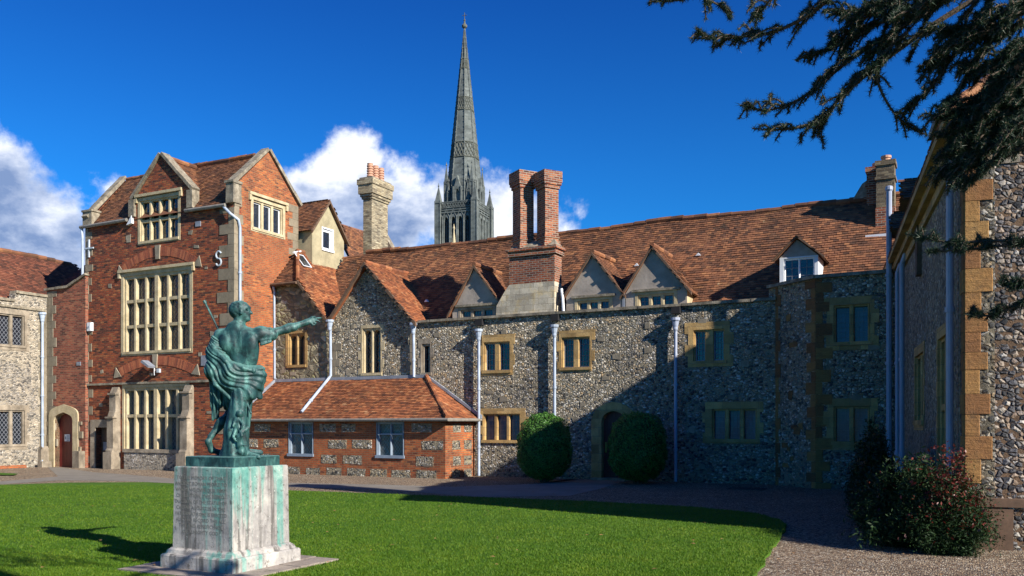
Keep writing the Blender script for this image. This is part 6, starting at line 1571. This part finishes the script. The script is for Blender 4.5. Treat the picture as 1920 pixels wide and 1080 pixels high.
# --- pelvis and torso, chest leaning over the standing leg
g.ell(P3(450, 712), (.19, .135, .15), k=.06).ell(P3(454, 685), (.165, .115, .14), k=.06)
g.ell(P3(451, 650), (.225, .135, .19), k=.07).ell(P3(449, 630, .0), (.25, .115, .10), k=.06)
g.ell(P3(428, 646, -.085), (.085, .06, .12), k=.03).ell(P3(474, 646, -.085), (.085, .06, .12), k=.03)
g.ell(P3(442, 617, -.03), (.10, .07, .07), k=.05)
g.ell(P3(474, 668, -.02), (.07, .09, .13), k=.08)
g.cap(P3(449, 628, -.155), P3(456, 690, -.14), .022, .026, k=.05, sub=True)
g.cap(P3(428, 668, -.15), P3(436, 690, -.15), .014, .014, k=.04, sub=True)
# cuirass scallops at the hem
for k in range(7): g.ell(P3(426+k*9, 700, -.11), (.035, .03, .04), k=.012)
# --- shoulders
g.ell(P3(414, 633), (.072, .08, .08), k=.06).ell(P3(489, 629, .02), (.095, .095, .09), k=.05)
# right arm, pointing; short fluted sleeve
g.cap(P3(489, 630, .02), P3(507, 631, .05), .094, .078, k=.04)
for k in range(5): g.cap(P3(486+k*1.5, 622+k*7, -.045), P3(508, 620+k*6, -.005), .022, .018, k=.012)
g.cap(P3(504, 628, .05), P3(532, 619, .13), .055, .05, k=.01).cap(P3(532, 619, .13), P3(568, 604, .22), .053, .033, k=.03).ell(P3(541, 615, .15), (.075, .046, .05), rot=-.38)
g.cap(P3(567, 604, .22), P3(577, 600, .25), .034, .038, k=.03, flat=.7)
# fingers: index and middle stretched, ring and little curled, thumb raised
g.cap(P3(577, 598, .25), P3(587, 595, .29), .0155, .014, k=.012).cap(P3(587, 595, .29), P3(593, 594.5, .31), .014, .010, k=.006)
g.cap(P3(577, 600, .24), P3(587, 600, .265), .0145, .013, k=.008).cap(P3(587, 600, .265), P3(591, 603, .27), .013, .01, k=.004)
g.cap(P3(576, 603, .23), P3(584, 605, .25), .014, .012, k=.008).cap(P3(584, 605, .25), P3(582, 609, .245), .012, .010, k=.004)
g.cap(P3(574, 605, .22), P3(580, 609, .235), .013, .011, k=.008).cap(P3(580, 609, .235), P3(576, 611, .23), .011, .009, k=.004)
g.cap(P3(570, 601, .24), P3(577, 594, .235), .016, .013, k=.02).cap(P3(577, 594, .235), P3(583, 593, .24), .013, .010, k=.006)
# left arm, forearm forward holding the staff
g.cap(P3(411, 632), P3(402, 672, -.02), .062, .055, k=.04).cap(P3(402, 672, -.02), P3(412, 680, .22), .052, .036, k=.03)
g.ell(P3(415, 679, .27), (.045, .05, .045), k=.02)
for k in range(4): g.cap(P3(411+k*.5, 671+k*5, .27), P3(420, 671+k*5, .32), .013, .012, k=.008)
# --- neck and head turned right
g.cap(P3(448, 622, -.005), P3(449, 600, .005), .072, .062, k=.05)
g.ell(P3(450, 583), (.122, .092, .105), k=.03).ell(P3(456, 592, .01), (.088, .075, .112), k=.03)
g.ell(P3(442, 586, -.01), (.085, .08, .10), k=.03)
g.ell(P3(464, 602, .012), (.035, .045, .03), k=.02)             # chin
g.cap(P3(468, 585, .012), P3(471.5, 591, .014), .012, .016, k=.014) # nose
g.cap(P3(465, 580, -.03), P3(467, 580, .045), .016, .016, k=.015)  # brow
g.cap(P3(467.5, 597, -.012), P3(468, 597, .03), .009, .009, k=.008).cap(P3(466.5, 600, -.01), P3(467, 600, .028), .009, .009, k=.006) # lips
g.ell(P3(464.5, 586, -.035), (.02, .02, .014), k=.012, sub=True).ell(P3(464.5, 586, .055), (.02, .02, .014), k=.012, sub=True) # eye sockets
g.ell(P3(465.5, 586, -.03), (.011, .013, .010), k=.004).ell(P3(465.5, 586, .05), (.011, .013, .010), k=.004)
g.ell(P3(455.5, 591, -.083), (.018, .014, .032), k=.008, rot=.2).ell(P3(456, 591, -.096), (.008, .008, .018), k=.006, sub=True)
# cropped hair locks
hx_ = (g.X-P3(446, 580)[0]); hz_ = g.Z-P3(446, 580)[2]
hm = np.clip((.155-np.sqrt(hx_**2+g.Y**2+hz_**2))*30, 0, 1)*np.clip(((P3(459, 0)[0]-g.X)+(g.Z-P3(0, 586)[2])*.8)*40, 0, 1)*(g.Z > P3(0, 604)[2])
g.f -= hm*(.0045*np.sin(g.X*95+np.sin(g.Z*60)*1.5)*np.sin(g.Z*85+g.Y*70))
g.mesh('figure', M['bronze'], stat)
# --- cloak
c = SDF((-.50, -.34, .38), (.50, .34, 1.72), .0085)
c.ell(P3(446, 712, -.0), (.255, .185, .17), k=.05)
c.cap(P3(408, 648, -.04), P3(404, 700, -.06), .072, .10, k=.06).cap(P3(404, 665, -.06), P3(440, 700, -.13), .10, .095, k=.07)
c.cap(P3(440, 700, -.13), P3(486, 700, -.02), .09, .07, k=.06).cap(P3(405, 700, -.07), P3(470, 745, -.1), .10, .09, k=.08)
c.cap(P3(470, 740, -.08), P3(487, 712, .0), .085, .08, k=.06).cap(P3(486, 700, -.02), P3(484, 745, .04), .07, .05, k=.05)
c.cap(P3(404, 640, -.02), P3(414, 628, .03), .055, .05, k=.04)
c.cap(P3(446, 735, .03), P3(440, 760, .05), .16, .13, k=.06)
# hanging length on the left
c.cap(P3(403, 700, .0), P3(401, 785, .03), .085, .05, k=.05, flat=.7).cap(P3(420, 715, .02), P3(417, 760, .05), .09, .06, k=.05, flat=.7).cap(P3(433, 740, .05), P3(428, 766, .06), .06, .035, k=.05)
# folds: diagonal over the hips, upright in the hanging part
# distance across the sweep: curved arcs falling from the left forearm to the right hip
cx0_, cz0_ = P3(520, 0)[0], P3(0, 600)[2]
rad = np.sqrt((c.X-cx0_)**2+((c.Z-cz0_)*1.0)**2)
ang_ = np.arctan2(c.Z-cz0_, c.X-cx0_)
px0_ = P3(372, 618); dx_ = c.X-px0_[0]; dz_ = c.Z-px0_[2]
rr_ = np.sqrt(dx_**2+dz_**2); aa_ = np.arctan2(-dz_, dx_)+.35*rr_+.05*np.sin(rr_*14)+.16*c.Y
amp = .6+.4*np.sin(aa_*7+rr_*9)*np.sin(rr_*13+1)
fold = -(1-np.abs(np.sin(aa_*29)))*1.6*amp+.45*np.sin(aa_*83+rr_*5)*(1.3-amp)+.3
fold2 = -(1-np.abs(np.sin(c.X*52+np.sin(c.Z*6)*1.2)))*1.5+.4*np.sin(c.X*160+c.Z*8)+.3
mixf = np.clip((P3(0, 728)[2]-c.Z)*9, 0, 1)*np.clip((P3(438, 0)[0]-c.X)*12, 0, 1)
c.f = c.f+-(fold*(1-mixf)+fold2*mixf)*.0135
# heavy upper roll edge
c.cap(P3(404, 655, -.13), P3(432, 683, -.19), .025, .03, k=.02).cap(P3(432, 683, -.19), P3(464, 696, -.17), .024, .024, k=.02).cap(P3(464, 696, -.17), P3(492, 704, -.06), .024, .022, k=.02)
c.cap(P3(393, 690, -.10), P3(412, 726, -.16), .02, .022, k=.02).cap(P3(412, 726, -.16), P3(446, 758, -.16), .022, .022, k=.02)
c.mesh('cloak', M['bronze'], stat)
# --- tree stump support with the child on a dolphin
t_ = SDF((-.25, -.42, -.03), (.42, .25, .85), h_)
t_.cap(P3(447, 860, -.12), P3(449, 812, -.13), .175, .14, k=.05).cap(P3(449, 812, -.13), P3(456, 745, -.12), .14, .105, k=.05)
t_.cap(P3(430, 856, -.16), P3(426, 862, -.2), .07, .05, k=.04).cap(P3(466, 856, -.16), P3(492, 860, -.18), .05, .03, k=.04)
t_.f += .006*np.sin(np.arctan2(t_.Y+.12, t_.X-.05)*9+t_.Z*7)
D_ = [P3(466, 852, -.22), P3(463, 838, -.27), P3(462, 822, -.29), P3(468, 812, -.27), P3(476, 806, -.24)]
for i in range(4): t_.cap(D_[i], D_[i+1], .045-.006*i, .042-.007*i, k=.012)
t_.ell(P3(464, 850, -.25), (.05, .05, .045), k=.02).cap(P3(463, 838, -.3), P3(476, 836, -.3), .014, .008, k=.01)
# child: hips, trunk, head, arms and legs astride
t_.ell(P3(459, 806, -.25), (.045, .045, .04), k=.015).cap(P3(459, 804, -.25), P3(457, 792, -.24), .04, .045, k=.015)
t_.ell(P3(461, 780, -.25), (.042, .042, .046), k=.008)
t_.cap(P3(462, 793, -.27), P3(469, 800, -.30), .018, .014, k=.01).cap(P3(469, 800, -.30), P3(466, 807, -.31), .014, .012, k=.008)
t_.cap(P3(453, 792, -.26), P3(451, 803, -.30), .018, .014, k=.01)
t_.cap(P3(462, 808, -.27), P3(468, 820, -.32), .024, .019, k=.01).cap(P3(468, 820, -.32), P3(463, 828, -.31), .018, .012, k=.01)
t_.cap(P3(455, 808, -.27), P3(452, 822, -.31), .024, .019, k=.01).cap(P3(452, 822, -.31), P3(456, 830, -.31), .018, .012, k=.01)
t_.mesh('stump_with_cherub', M['bronze'], stat)
mb = MB(); a, b = Vector(P3(377, 565, -.02)), Vector(P3(478, 779, .10)); m0 = Vector(P3(408, 631, .06))
mb.tube([P3(376.5, 565, .12), P3(408, 631, .15), P3(440, 698, .22)], .014, 8); mb.tube([P3(376.5, 565, .12), P3(379, 570, .122)], .022, 8)
mb.tube([P3(468, 757, -.14), P3(479, 780, -.18)], .012, 8)
stat.base = Vector((0, 0, 0)); mb.build('staff', M['bronze'], stat)
